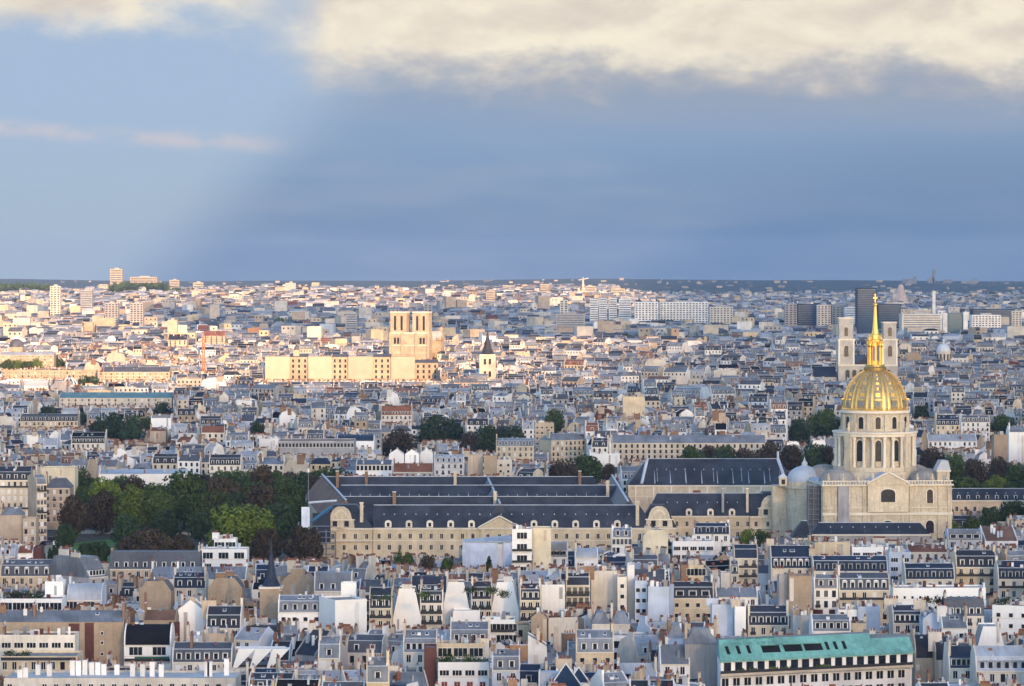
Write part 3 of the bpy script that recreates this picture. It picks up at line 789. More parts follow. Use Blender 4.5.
# --- small round chapel with pale dome
ch = thing('chapel', 'round cream chapel with shallow pale blue lead dome left of the golden dome church', 'chapel', (x_for(804.5, 1440, 32), 1440, 0))
b = MB(); b.lathe([(7.2, 0), (7.2, 28), (7.8, 28.2), (7.8, 29), (7.2, 29.1), (7.2, 31)], 28, WALLS['dome']); b.box(-13, -6, 2, 10, 0, 29, WALLS['dome']); put(b, 'wall', ch)
b = MB(); b.lathe([(7.3, 31.01)] + [(7.3 * math.cos(t), 31.2 + 6.2 * math.sin(t)) for t in np.linspace(0.1, 1.3, 8)] + [(1.2, 37.6), (1.2, 38.6), (0.5, 39.4), (0.1, 41)], 28, M_LEAD); put(b, 'dome', ch)
b = MB(); b.box(-10.5, -7.2, -1.5, 1.5, 29, 32.5, WALLS['dome']); b.extry([(-10.8, 32.5), (-6.9, 32.5), (-8.85, 34.4)], -1.7, 1.7, M_LEAD); b.box(-9.6, -8.1, -1.56, -1.501, 29.8, 31.8, M_GLASS); put(b, 'dormer', ch)
take(x_for(804, 1440, 0), 1440, 0, 22, 16)
sc2 = thing('scaffold_tower', 'dark scaffold tower between the round chapel and the golden dome church', 'scaffold', (x_for(816, 1402, 20), 1402, 0))
b = MB()
for i in range(4):
    for j in (0, 4.5): b.bar((-3.2 + i * 2.15, j, 0), (-3.2 + i * 2.15, j, 31.5), .13, M_STEEL)
for k in range(15): b.bar((-3.3, 0, 1 + 2.1 * k), (3.4, 0, 1 + 2.1 * k), .11, M_STEEL); b.bar((-3.3, 4.5, 1 + 2.1 * k), (3.4, 4.5, 1 + 2.1 * k), .11, M_STEEL)
put(b, 'pole_frame', sc2)
b = MB(); b.box(-3.0, 3.0, 1.2, 3.6, 0, 30.8, ROOFS['gslate']); b.box(-3.4, 3.5, -.2, 4.8, 31.6, 32.0, M_STEEL); put(b, 'netting', sc2)

# --- church with the golden dome
DC = 1428.0
dc = thing('domed_church', 'cream stone church with tall colonnaded drum, golden ribbed dome and gilded spire', 'church', (x_for(875, DC, 60), DC, 0), R(4.5))
S = WALLS['dome']
b = MB(); b.box(-26, 26, -28, 24, 0, 31.6, S)
b.box(-26.4, 26.4, -28.6, -28.002, 19.8, 20.9, M_TRIM, bottom=True); b.box(-26.2, 26.2, -28.35, -28.002, 22.6, 22.9, M_TRIM, bottom=True)
b.box(-26.7, 26.7, -28.9, 24.6, 31.602, 32.2, M_TRIM, bottom=True)
for x in (-25, -21, -9.5, -7.6, 7.6, 9.5, 21, 25): b.box(x - .6, x + .6, -28.4, -28.002, 0, 19.6, S); b.box(x - .55, x + .55, -28.4, -28.003, 21, 31.3, S)
for sx_ in (-1, 1):
    for y in (-26, -12, 0, 12): b.box(sx_ * 26.2 - .25, sx_ * 26.2 + .25, y - .7, y + .7, 0, 31.3, S)
body = put(b, 'wall', dc)
b = MB()
n = 44
for i in range(n): b.box(-26.3 + i * 52.6 / n, -26.3 + (i + .45) * 52.6 / n, -28.7, -28.3, 32.21, 33.4, S)
b.box(-26.4, 26.4, -28.8, -28.2, 33.401, 33.75, M_TRIM); put(b, 'balustrade', dc)
b = MB()
for i in range(9):
    x = -24 + i * 6; b.lathe([(.5, 33.8), (.75, 34.4), (.4, 35.2), (.5, 35.8), (.1, 36.6)], 6, S, x, -28.5)
put(b, 'urn', body)
b = MB(); b.extry([(-8.3, 32.21), (8.3, 32.21), (0, 36.8)], -29.6, -27.9, S); b.bar((-8.6, -29.8, 32.5), (0, -29.8, 37.1), .3, M_TRIM); b.bar((8.6, -29.8, 32.5), (0, -29.8, 37.1), .3, M_TRIM)
b.box(-8.2, 8.2, -29.2, -28.91, 21.2, 32.2, S); put(b, 'pediment', dc)
w_ = link('window', win_mesh('archbig'), body, (0, -29.2, 25.2)); w_.scale = (1.25, 1, 1.22)
for x in (17.2, -17.0): o = link('window', win_mesh('arch'), body, (x, -28, 24.6)); o.scale = (1.1, 1, 1.0)
for x in (0, 17.2, -17): o = link('window', win_mesh('archbig'), body, (x, -28.62 if x == 0 else -28, 12.6)); o.scale = (1.0 if x == 0 else .7, 1, 1.2)
b = MB(); b.box(-20.2, -15.8, -29.3, -29.1, 2, 31.5, mat('grey_netting', (0.36, 0.36, 0.38), streak=.3)); put(b, 'netting', body)
# roofs of the corner chapels
b = MB()
b.box(-25.8, 25.8, -27.8, 23.8, 32.21, 33.0, M_LEAD)
for x, y, r in ((18.5, -17, 7.5), (-18.5, -17, 7.5), (18.5, 15, 7.5), (-18.5, 15, 7.5)):
    b.lathe([(r, 33.001), (r * .97, 34.4), (r * .75, 36.4), (r * .4, 37.6), (.4, 38)], 16, ROOFS['gravel'], x, y)
b.frustum((-8, 8, -27.8, -14, 33.01), (-1, 1, -26, -14, 36.6), M_LEAD)
put(b, 'roof', dc)
b = MB(); b.box(20.6, 25.6, -26, -19, 33.01, 37.0, S); b.box(20.2, 26.0, -26.4, -18.6, 37.001, 37.6, M_TRIM); b.extry([(20.2, 37.61), (26, 37.61), (25, 41.5), (22.2, 41.5)], -26, -19, M_LEAD); put(b, 'corner_turret', dc)
# drum
b = MB(); b.lathe([(18.3, 33.0), (17.8, 36.2), (16.9, 36.4), (16.9, 38.2), (14.6, 38.4), (14.6, 50.3)], 48, S)
drum = put(b, 'drum', dc)
b = MB(); b.lathe([(14.7, 50.3), (17.0, 50.5), (17.0, 51.6), (17.5, 51.8), (17.5, 52.4), (13.4, 52.6)], 48, M_TRIM); put(b, 'cornice', drum)
b = MB(); b.lathe([(13.4, 52.61), (13.4, 60.0)], 48, S); attic = put(b, 'attic_storey', dc)
b = MB(); b.lathe([(13.5, 59.6), (14.2, 59.9), (14.2, 60.8), (13.2, 61.0)], 48, M_TRIM); put(b, 'cornice', attic)
col_me = None
b = MB(); b.lathe([(.85, 38.2), (.75, 38.8), (.62, 39.2), (.56, 48.8), (.85, 49.6), (.85, 50.35)], 10, M_TRIM); col_me = b.mesh('column')
b = MB(); b.box(-1.6, 1.6, -1.2, 1.8, 36.3, 51.7, S); b.box(-1.6, 1.6, 1.8, 3.2, 52.5, 56.6, S); b.lathe([(.6, 52.5), (.8, 53.4), (.45, 54.6), (.55, 55.4), (.2, 56.4)], 6, S, 0, -.4); but_me = b.mesh('buttress')
for k in range(12):
    a = R(-90 - 5 + 30 * k)
    ca, sa = math.cos(a), math.sin(a)
    o = link('window', win_mesh('arch'), drum, (14.55 * ca, 14.55 * sa, 40.6), a + math.pi / 2); o.scale = (1.15, 1, 1.55)
    o = link('window', win_mesh('arch'), attic, (13.35 * ca, 13.35 * sa, 53.7), a + math.pi / 2); o.scale = (.95, 1, .88)
    a2 = a + R(15)
    if k % 3 == 1:
        link('buttress', but_me, drum, (16.2 * math.cos(a2), 16.2 * math.sin(a2), 0), a2 + math.pi / 2)
    for da in ((-6.5, 6.5) if k % 3 != 1 else (-8.4, 8.4)):
        a3 = a2 + R(da); link('column', col_me, drum, (16.0 * math.cos(a3), 16.0 * math.sin(a3), 0))
    b = MB(); 
    a4 = a2
    if k == 0:
        b.box(-1.0, 1.0, -.5, .2, 52.65, 59.4, S); pil_me = b.mesh('pilaster')
    link('pilaster', pil_me, attic, (13.5 * math.cos(a4), 13.5 * math.sin(a4), 0), a4 + math.pi / 2)
# golden dome
def dome_prof(t, g=0.0):      # t from 0 (foot) to 1 (top)
    th = t * R(76)
    return ((13.1 + g) * math.cos(th) ** 0.92, 61.0 + (16.6 + g) * math.sin(th))
b = MB(); b.lathe([(13.1, 60.9)] + [dome_prof(i / 14) for i in range(15)], 72, M_GOLDP); dome = put(b, 'dome', dc)
b = MB(); hwid = R(2.5)
for g_, wd in ((0.30, 1.0),):
    pts = [dome_prof(i / 14, g_) for i in range(15)]; inn = [dome_prof(i / 14, -0.05) for i in range(15)]
    for side in (-1, 1):
        off = R(4.6) * side
        for i in range(14):
            def q(pp, a): return (pp[0] * math.cos(a), pp[0] * math.sin(a), pp[1])
            a0, a1 = off - hwid * .8, off + hwid * .8
            b.poly((q(pts[i], a0), q(pts[i], a1), q(pts[i + 1], a1), q(pts[i + 1], a0)), M_GOLD)
            b.poly((q(inn[i], a0), q(pts[i], a0), q(pts[i + 1], a0), q(inn[i + 1], a0)), M_GOLD)
            b.poly((q(pts[i], a1), q(inn[i], a1), q(inn[i + 1], a1), q(pts[i + 1], a1)), M_GOLD)
rib_me = b.mesh('rib')
b = MB()
r0, z0 = dome_prof(.12); b.box(r0 - .7, r0 + .55, -1.15, 1.15, z0 - 1.2, z0 + 1.6, M_GOLDP); b.box(r0 + .551, r0 + .6, -.7, .7, z0 - .6, z0 + 1.0, M_STEEL)
r0, z0 = dome_prof(.12); b.box(r0 - .4, r0 + .7, -1.4, 1.4, z0 + 1.601, z0 + 1.95, M_GOLD)
for t, s_ in ((.30, 1.1), (.42, .9), (.54, .75), (.66, .6), (.78, .45)):
    r0, z0 = dome_prof(t); b.box(r0 - .6, r0 + .18, -s_ * .8, s_ * .8, z0 - s_ * .7, z0 + s_ * .6, M_GOLD if t in (.30, .54) else M_GOLDP); b.box(r0 - .5, r0 + .28, -s_ * .3, s_ * .3, z0 - s_ * .5, z0 + s_ * .7, M_GOLD)
orn_me = b.mesh('ornament')
for k in range(12):
    a = R(-90 - 5 + 30 * k)
    link('rib', rib_me, dome, (0, 0, 0), a + R(15)); link('ornament', orn_me, dome, (0, 0, 0), a)
b = MB(); b.lathe([(13.35, 60.95), (13.5, 61.4), (13.1, 61.9)], 72, M_GOLD); b.lathe([(3.6, 76.6), (4.6, 77.0), (4.7, 78.2), (4.0, 78.6), (3.9, 79.4)], 24, mat('dull_gilding', (0.32, 0.22, 0.08), metal=.7, rough=.45)); put(b, 'gilded_ring', dome)
b = MB(); b.lathe([(2.3, 79.4), (2.2, 88.6), (2.9, 88.8), (2.9, 89.6), (2.0, 89.8), (1.8, 91.6), (1.25, 92)], 12, M_GOLD)
for k in range(8):
    a = R(45 * k + 20); b.box(2.28 * math.cos(a) - .4, 2.28 * math.cos(a) + .4, 2.28 * math.sin(a) - .4, 2.28 * math.sin(a) + .4, 81, 87, M_STEEL)
lan = put(b, 'lantern', dc)
b = MB()
for dx, dy in ((-.55, -.1), (.55, -.1), (0, .5)): b.lathe([(.42, 79.4), (.3, 80), (.3, 86.6), (.5, 87.2), (.5, 87.9)], 8, M_GOLD, dx, dy)
b.box(-1.0, 1.0, -.6, 1.0, 87.91, 88.9, M_GOLD); b.lathe([(.5, 88.91), (.62, 89.7), (.35, 90.6), (.42, 91.2), (.1, 91.9)], 8, M_GOLD); clu = b.mesh('column_cluster')
for k in range(4):
    a = R(45 + 90 * k - 12); link('column_cluster', clu, lan, (3.3 * math.cos(a), 3.3 * math.sin(a), 0), a + math.pi / 2)
b = MB(); b.lathe([(1.5, 91.8), (1.1, 94), (.75, 99), (.5, 103.2), (.85, 103.6), (.85, 104.2), (.25, 104.8)], 12, M_GOLD); b.lathe([(.7, 95), (.9, 95.2), (.7, 95.4)], 12, M_GOLD)
b.box(-.16, .16, -.16, .16, 104.8, 108.2, M_GOLD); b.box(-.85, .85, -.14, .14, 106.4, 106.75, M_GOLD, bottom=True); put(b, 'spire', dc)
take(dc.location.x, DC, 0, 62, 62); sight(795, 955, 526, 1395)

# low dark range in front of the church
lr = thing('low_range', 'long low building with dark slate roof directly in front of the domed church', 'building')
DL = dist_for(534, 17.5)
wl_, rl_, a_, b_ = wing(lr, x_for(812, DL, 17), x_for(930, DL, 17), DL, 13, 17.5, 21.3, WALLS['grey'], ROOFS['slate'], (3, 3)); 
take(x_for(871, DL, 0), DL + 6, 0, 48, 15)
lr2 = thing('gate_house', 'small dark slate gable-roofed building left of the low range before the church', 'building')
wing(lr2, x_for(792, DL - 6, 17), x_for(811, DL - 6, 17), DL - 6, 12, 16.5, 22.5, WALLS['grey'], ROOFS['slate'], (4, 1)); take(x_for(801, DL, 0), DL, 0, 9, 14)
sight(795, 935, 540, DL)
# range right of church
D3 = dist_for(500, 16)
rw = thing('side_range', 'cream two-storey range with dark slate roof right of the domed church', 'building')
wr_, rr_, a_, b_ = wing(rw, x_for(950, D3, 16), x_for(1045, D3, 16), D3, 14, 16, 20.6, XW, SL, (0, 0))
part_windows(wr_, [(-a_ + 3 + i * 4, -b_, z_) for i in range(10) for z_ in (11, 6.5)], 'stone')
for i in range(8): link('dormer', dormer_mesh('std'), rr_, (-a_ + 4 + i * 4.2, -b_ + .5, 16.1))
take(x_for(998, D3, 0), D3 + 7, 0, 44, 16); sight(956, 1024, 512, D3)

# --- twin-towered cathedral
nd = thing('cathedral', 'sunlit cathedral with twin square towers, rose window and a lower nave to its right', 'cathedral', (x_for(409.5, 4020, 30), 4020, 0), R(-14))
G = WALLS['nave']
b = MB(); b.box(-23, 23, 0, 15, 0, 42.5, G); b.box(-23.4, 23.4, -.8, -.01, 27, 28.2, M_TRIM, bottom=True); b.box(-22.8, 22.8, -.5, -.01, 38, 40.8, WALLS['beige']); b.box(-22.8, 22.8, -.5, -.01, 17.5, 20.5, WALLS['beige']); b.box(-23.4, 23.4, -.8, -.01, 41.2, 42.6, M_TRIM, bottom=True)
for x in (-22.6, -8.2, 8.2, 22.6): b.box(x - 1.3, x + 1.3, -1.8, -.81, 0, 42.2, G)
fa = put(b, 'facade', nd)
b = MB(); b.extry([(4.9 * math.cos(t), 33.5 + 4.9 * math.sin(t)) for t in np.linspace(0, 2 * math.pi, 20)[:-1]], -.6, 0, WALLS['beige']); put(b, 'rose_window', fa)
gb = MB(); gb.box(-1.1, 1.1, -.7, 0, 0, 7, M_GLASS); gme = gb.mesh('window')
for x in (-17.2, -13.4, 13.4, 17.2): link('window', gme, fa, (x, 0, 29.5))
gb = MB(); gb.extry([(-3.6, 0), (3.6, 0), (3.6, 6), (0, 11), (-3.6, 6)], -.5, 0, WALLS['beige']); pme = gb.mesh('portal')
for x in (-15.3, 0, 15.3): link('portal', pme, fa, (x, 0, 0))
gb = MB(); gb.box(-1.15, 1.15, -.5, 0, 0, 16.5, M_GLASS); gb2 = gb.mesh('louvre_opening')
for x in (-13.2, 13.2):
    b = MB(); b.box(-9.4, 9.4, 0, 14, 42.61, 65.0, G); b.box(-9.8, 9.8, -.5, 14.4, 65.001, 66.4, M_TRIM, bottom=True)
    for q in (-8.7, 0, 8.7): b.box(q - .8, q + .8, -.8, -.01, 42.6, 64.9, G)
    t_ = put(b, 'tower', nd, (x, .5, 0))
    for q in (-3.9, 3.9): link('louvre_opening', gb2, t_, (q, -.3, 45))
b = MB(); b.box(-7, 7, 15, 90, 0, 33, G); b.box(-17, 17, 15, 90, 0, 18, G); b.box(-21, 24, 48, 62, 0, 33, G); b.extry([(-7.4, 33), (7.4, 33), (0, 43)], 15, 90, mat('pale_lead_roof', (.42, .44, .45)))
b.extr([(47.6, 33), (62.4, 33), (55, 43)], -21, 24, MATS['pale_lead_roof']); b.box(20, 25, 46, 64, 33.01, 36, G); b.box(22, 24.5, 54, 56, 36, 48, G); put(b, 'nave', nd)
take(nd.location.x, 4060, 0, 60, 120); sight(386, 448, 360, 4015)

# --- long pale palace with sheeted panels
D4 = dist_for(357, 26)
lp = thing('pale_palace', 'wide sunlit pale palace with blank sheeted bays below the twin-towered cathedral', 'palace')
segs = [(265, 290, 'b'), (290, 308, 'w'), (308, 332, 'b'), (332, 348, 'w'), (348, 373, 'b'), (373, 391, 'w'), (391, 415, 'b'), (415, 438, 'w2')]
TG = mat('pale_sheeting', (0.44, 0.385, 0.30), var=0.08)
for p0, p1, k in segs:
    x0, x1 = x_for(p0, D4, 20), x_for(p1, D4, 20); m = MB()
    if k == 'b':
        m.box(x0, x1 - .05, D4, D4 + 18, 0, 26.5, WALLS['nave']); m.box(x0 + .3, x1 - .4, D4 - .6, D4 - .01, 1, 26.2, TG)
        put(m, 'sheeted_bay', lp)
    else:
        top = 26 if k == 'w' else 20; m.box(x0, x1 - .05, D4 + 2, D4 + 18, 0, top, WALLS['nave']); m.extr([(D4 + 1.6, top), (D4 + 18, top), (D4 + 10, top + 3)], x0, x1 - .05, ROOFS['gslate'])
        wp = put(m, 'windowed_bay', lp); n = int((x1 - x0) / 5)
        gk = 'bigw'
        if gk not in PART: q = MB(); q.box(-.95, .95, -.3, 0, 0, 3.1, M_GLASS); PART[gk] = q.mesh('window')
        for i in range(n):
            for z_ in (4, 9.5, 15, 20.5)[: 4 if k == 'w' else 3]: link('window', PART[gk], wp, (x0 + (i + .5) * (x1 - x0) / n, D4 + 2, z_))
m = MB(); m.box(-3, 3, 4, 12, 26, 33, WALLS['nave']); m.lathe([(2.6, 33), (2.2, 36), (.8, 38), (.3, 43)], 8, ROOFS['gslate'], 0, 8); put(m, 'lantern_turret', lp, (x_for(296, D4, 20), D4, 0))
take(x_for(352, D4, 0), D4 + 8, 0, 182, 24); sight(264, 440, 380, D4 - 5)

# --- two-towered church behind the golden dome
D5 = 3060.0
ss = thing('twin_tower_church', 'grey stone church with two unequal square towers behind the golden dome', 'church', (x_for(868, D5, 40), D5, 0), R(3))
G2 = mat('grey_church_stone', (.44, .41, .37), streak=.25)
b = MB(); b.box(-26, 26, 0, 10, 0, 33, G2); b.box(-26.5, 26.5, -.7, -.01, 15, 16, M_TRIM, bottom=True); b.box(-26.5, 26.5, -.7, -.01, 31.6, 33, M_TRIM, bottom=True); fa = put(b, 'facade', ss)
gb = MB(); gb.extry([(-1.7, 0), (1.7, 0), (1.7, 8), (.9, 9.4), (-.9, 9.4), (-1.7, 8)], -.8, 0, M_GLASS); gme2 = gb.mesh('window')
for i in range(7): link('window', gme2, fa, (-18 + i * 6, 0, 19)); link('window', gme2, fa, (-18 + i * 6, 0, 3))
for x, top, wd in ((-19, 73, 7.2), (19.5, 69, 6.6)):
    b = MB(); b.box(-wd, wd, 0, 13, 33.01, 54, G2); b.box(-wd - .6, wd + .6, -.6, 13.6, 54.01, 55.4, M_TRIM, bottom=True); b.box(-wd + 1, wd - 1, 1, 12, 55.41, top, G2); b.box(-wd + .4, wd - .4, .4, 12.6, top + .01, top + 1.2, M_TRIM, bottom=True)
    for q in (-wd + .8, wd - .8): b.box(q - .7, q + .7, -.5, -.01, 33.1, 54, M_TRIM)
    t_ = put(b, 'tower', ss, (x, .3, 0)); link('window', gme2, t_, (0, 0, 40)); o = link('window', gme2, t_, (0, 1, 58)); o.scale = (.85, 1, .8)
b = MB(); b.box(-14, 14, 13.5, 90, 0, 30, G2); b.extry([(-14, 30), (14, 30), (0, 40)], 13.5, 90, ROOFS['slate']); put(b, 'nave', ss)
b = MB(); b.box(-46, -27, 4, 22, 0, 22, G2); b.extr([(3.5, 22), (22.5, 22), (13, 31)], -46, -27, ROOFS['navy'])
for x in (-40, -33): b.extry([(x - 1.7, 12), (x + 1.7, 12), (x + 1.7, 18), (x, 20), (x - 1.7, 18)], 3.4, 3.99, M_GLASS)
put(b, 'side_chapel', ss)
take(ss.location.x - 8, D5 + 30, 0, 84, 90); sight(818, 905, 376, D5)

# --- abbey tower with pointed spire
D6 = 3100.0
ab = thing('abbey_tower', 'square sunlit stone bell tower with pointed dark slate spire right of the cathedral', 'church tower', (x_for(487.5, D6, 30), D6, 0))
b = MB(); b.box(-6.6, 6.6, 0, 13, 0, 40, WALLS['pale']); b.box(-6.9, 6.9, -.3, 13.3, 40.01, 40.8, M_TRIM, bottom=True); b.box(-7.2, -5.8, -.7, -.01, 0, 39.8, WALLS['pale']); b.box(5.8, 7.2, -.7, -.01, 0, 39.8, WALLS['pale']); t_ = put(b, 'tower', ab)
for x in (-2.2, 2.2):
    for z_ in (21, 32): o = link('window', gme, t_, (x, 0, z_)); o.scale = (.9, 1, .7)
b = MB(); b.lathe([(6.6, 40.81), (4.2, 45), (2.3, 52), (.2, 62)], 8, ROOFS['slate'], 0, 6.5, R(22.5)); put(b, 'spire', ab)
b = MB(); b.box(7.3, 17, 3, 30, 0, 18, WALLS['off']); b.extry([(7.3, 18), (17, 18), (12, 24)], 3, 30, ROOFS['slate']); put(b, 'nave', ab)
take(ab.location.x + 4, D6 + 10, 0, 26, 30); sight(478, 500, 372, D6)

# --- small spire church in the foreground
D7 = dist_for(589, 24)
sp = thing('spire_church', 'small stone church tower with slender dark blue spire below the copper-leaved trees', 'church', (x_for(270.5, D7, 24), D7, 0))
b = MB(); b.box(-3.2, 3.2, 0, 6.4, 0, 24, WALLS['tan']); b.box(-3.5, 3.5, -.3, 6.7, 24.01, 24.6, M_TRIM, bottom=True); put(b, 'tower', sp)
b = MB(); b.lathe([(2.9, 24.61), (1.7, 27), (.95, 31.5), (.35, 35), (.12, 38.5)], 8, ROOFS['navy'], 0, 3.2, R(22.5)); b.bar((0, 3.2, 38), (0, 3.2, 39.6), .08, M_IRON); put(b, 'spire', sp)
take(sp.location.x, D7 + 3, 0, 8, 8); sight(262, 280, 618, D7)

# --- building with the green copper roof
DG = dist_for(661, 20.5)
xg0, xg1 = x_for(721, DG, 20), x_for(913, DG, 20)
DG2 = dist_for(652, 20.5); xg1 = x_for(913, DG2, 20); wG = math.hypot(xg1 - xg0, DG2 - DG)
gr = thing('copper_roofed_building', 'long office building with sloping turquoise copper roof and rows of dark windows', 'office building', (xg0, DG, 0), math.atan2(DG2 - DG, xg1 - xg0))
b = MB(); b.box(0, wG, 2.2, 15, 0, 17.2, WALLS['white']); b.box(0, wG, 0.9, 15, 17.21, 20.5, WALLS['white']); b.box(-.1, wG + .1, -.2, 2.19, 16.6, 17.2, WALLS['beige'], bottom=True)
b.box(-.1, wG, .3, .4, 17.21, 17.9, M_IRON)
wl0 = put(b, 'wall', gr)
b = MB(); T_ = ROOFS['copper']
def cop(x0, x1, ys0, z0, ys1, z1, mt=T_): b.poly(((x0, ys0, z0), (x1, ys0, z0), (x1, ys1, z1), (x0, ys1, z1)), mt)
kx = wG * 0.79
zt = 25.3
b.poly(((-.3, .3, 20.6), (kx, .3, 20.6), (kx - .6, 4.6, zt), (-.3, 4.6, zt)), T_)
b.poly(((kx, .3, 20.6), (wG + .3, .3, 20.6), (wG - .6, 3.6, 24.1), (kx - .4, 3.6, 24.1)), T_)
b.poly(((-.3, .3, 20.6), (-.3, 4.6, zt), (-.3, 12, zt), (-.3, 15, 20.6)), T_); b.poly(((-.3, 4.6, zt), (kx - .6, 4.6, zt), (kx - .6, 12, zt - .4), (-.3, 12, zt - .4)), ROOFS['gravel'])
b.poly(((kx - .6, 4.6, zt), (kx - .4, 3.6, 24.1), (kx - .4, 12, 24.1), (kx - .6, 12, zt - .4)), T_)
b.poly(((kx - .4, 3.6, 24.1), (wG - .6, 3.6, 24.1), (wG - .6, 12, 24.0), (kx - .4, 12, 24.0)), ROOFS['gravel'])
b.poly(((wG + .3, .3, 20.6), (wG + .3, 15, 20.6), (wG - .6, 12, 24.0), (wG - .6, 3.6, 24.1)), T_); b.poly(((-.3, 15, 20.6), (wG + .3, 15, 20.6), (wG - .6, 12, 24.0), (-.3, 12, 24.9)), T_)
b.box(-.4, wG + .4, -.1, .28, 20.1, 20.7, T_, bottom=True)
rf = put(b, 'roof', gr)
for me_ in (wl0.data, rf.data):      # the end walls are not square to the front
    for v_ in me_.vertices: v_.co.x += v_.co.y * math.tan(gr.rotation_euler.z)
sl2 = math.atan2(zt - 20.6, 4.3)
def onroof(name, me, x, t, off=.03):
    y = .3 + 4.3 * t; z = 20.6 + (zt - 20.6) * t
    o = link(name, me, rf, (x, y - off * math.sin(sl2), z + off * math.cos(sl2))); o.rotation_euler = (sl2, 0, 0); return o
q = MB(); q.box(-.42, .42, 0, 2.4, 0, .12, ROOFS['black']); slot = q.mesh('roof_window'); q = MB(); q.box(-2.5, 2.5, 0, 2.0, -.05, .10, ROOFS['black']); q.box(-2.6, 2.6, 2.0, 2.3, 0, .5, T_); big = q.mesh('roof_window')
for x in (2.9, 5.9, 8.8): onroof('roof_window', slot, x, .28)
for x in (15.0, 21.2, 27.0): onroof('roof_window', big, x, .28)
for x in (31.0, 33.4, 35.9): onroof('roof_window', slot, x, .28)
q = MB(); rl = random.Random(3)        # raised lettering, two rows of capitals too far off to read
for x0, x1 in ((5.0, 7.4), (8.0, 10.4), (11.8, 14.2), (14.8, 17.2)):
    x = x0
    while x < x1:
        q.box(x, x + .10, 0, .85, 0, .05, M_LETTER)
        if rl.random() < .6: q.box(x + .101, x + .26, .36, .44, 0, .05, M_LETTER)
        if rl.random() < .6: q.box(x + .101, x + .28, .76, .85, 0, .05, M_LETTER)
        if rl.random() < .6: q.box(x + .30, x + .38, 0, .85, 0, .05, M_LETTER)
        x += .52
onroof('sign_lettering', q.mesh('lettering'), 0, .70)
q = MB(); x = 6.2
while x < 17:
    if not (8.6 < x < 9.1 or 11 < x < 11.6): q.box(x, x + .3, 0, .1, 0, .5, M_LETTER)
    x += .5
onroof('sign_lettering', q.mesh('lettering'), 0, .97)
q = MB(); q.box(-1.15, 1.15, -.06, 0, 0, 2.3, M_FRAME); q.box(-1.0, 1.0, -.1, -.061, .1, 2.2, M_GLASS); pw = q.mesh('window')
q = MB(); q.box(-1.0, 1.0, -.06, 0, 0, 2.1, M_FRAME); q.box(-.9, -.08, -.1, -.061, .1, 2.05, M_GLASS); q.box(.08, .9, -.1, -.061, .1, 2.05, M_GLASS); pw2 = q.mesh('window')
n = 17
for i in range(n):
    x = 2.2 + i * (wG - 4.4) / (n - 1)
    link('window', pw, wl0, (x, .9, 17.7)); link('window', pw2, wl0, (x, 2.2, 13.7)); link('window', pw2, wl0, (x, 2.2, 10.3))
q = MB(); rl = random.Random(5)
for i in range(60):
    x = rl.choice((rl.uniform(4, 11), rl.uniform(27, 31), rl.uniform(14, 20))); q.lathe([(.05, 17.25), (rl.uniform(.2, .45), 17.7), (.1, 18.1 + rl.random() * .4)], 5, LEAF['green'], x, .62)
put(q, 'terrace_planting', wl0)
take((xg0 + xg1) / 2, DG + 7, gr.rotation_euler.z, wG + 1, 17); sight(716, 912, 690, DG)

# --- distant towers and slabs
FARG = {'dk': M_DARKG, 'gr': WALLS['grey'], 'wh': WALLS['white'], 'of': WALLS['off'], 'bl': WALLS['blue']}
def tower(label, cat, px0, px1, yt, D, m, bands=True, dep=None, base=None, name='tower_block', vert=False, roofb=True, yb=None):
    gz = hgt(x_for((px0 + px1) / 2, D, 30), D); zt_ = z_for(yt, D); x0, x1 = x_for(px0, D, zt_), x_for(px1, D, zt_)
    w = x1 - x0; H = zt_ - gz; dp = dep or min(w, 30)
    r_ = thing(name, label, cat, ((x0 + x1) / 2, D, gz))
    b = MB(); b.box(-w / 2, w / 2, 0, dp, -5, H, m); put(b, 'wall', r_)
    if roofb:
        b = MB(); b.box(-w / 6, w / 5, dp * .3, dp * .7, H + .01, H + max(2.5, H * .04), WALLS['grey']); put(b, 'roof_housing', r_)
    if bands:
        b = MB(); st_ = max(3.2, 1.6 * D / F * 1.4)
        z = H - st_
        while z > 4:
            if vert:
                nx = max(2, int(w / (st_ * 1.4)))
                for i in range(nx): b.box(-w / 2 + (i + .22) * w / nx, -w / 2 + (i + .78) * w / nx, -.25, -.01, z, z + st_ * .5, M_GLASS)
            else: b.box(-w / 2 + w * .04, w / 2 - w * .04, -.25, -.01, z, z + st_ * .42, M_GLASSB)
            z -= st_
        tag(put(b, 'window_bands', r_))
    take((x0 + x1) / 2, D + dp / 2, 0, w, dp); sight(px0, px1, yb or (yt + 12), D)
    return r_
T = tower
T('pale sunlit tower standing alone on the left horizon', 'tower block', 110, 122, 269, 8600, WALLS['nave'], yb=284)
T('long sunlit slab beside the lone horizon tower', 'slab block', 130, 157, 277, 8650, WALLS['nave'], yb=285)
T('small sunlit block right of the horizon slab', 'tower block', 169.5, 179, 280, 8600, WALLS['nave'], yb=286)
T('low sunlit block further right on the left horizon', 'building', 193, 203, 282.5, 8500, WALLS['nave'], yb=286)
T('tall pale striped tower below the left horizon', 'tower block', 50, 60, 286, 6400, WALLS['off'], vert=True, yb=305)
T('bluish grey tower right of the tall pale striped one', 'tower block', 80.5, 92, 290, 6500, WALLS['grey'], yb=303)
T('grey block in the shade below the left horizon', 'building', 105, 118, 303, 5700, WALLS['grey'], vert=True, yb=315)
T('wide grey block right of centre-left in the shade', 'building', 130, 143, 303, 5600, WALLS['grey'], vert=True, yb=314)
T('tallest dark glass tower rising behind the golden spire', 'office tower', 857, 877, 288, 5600, M_DARKG, yb=333, roofb=False)
T('lower dark glass block right of the tallest dark tower', 'office tower', 878, 901, 304, 5650, M_DARKG, yb=328)
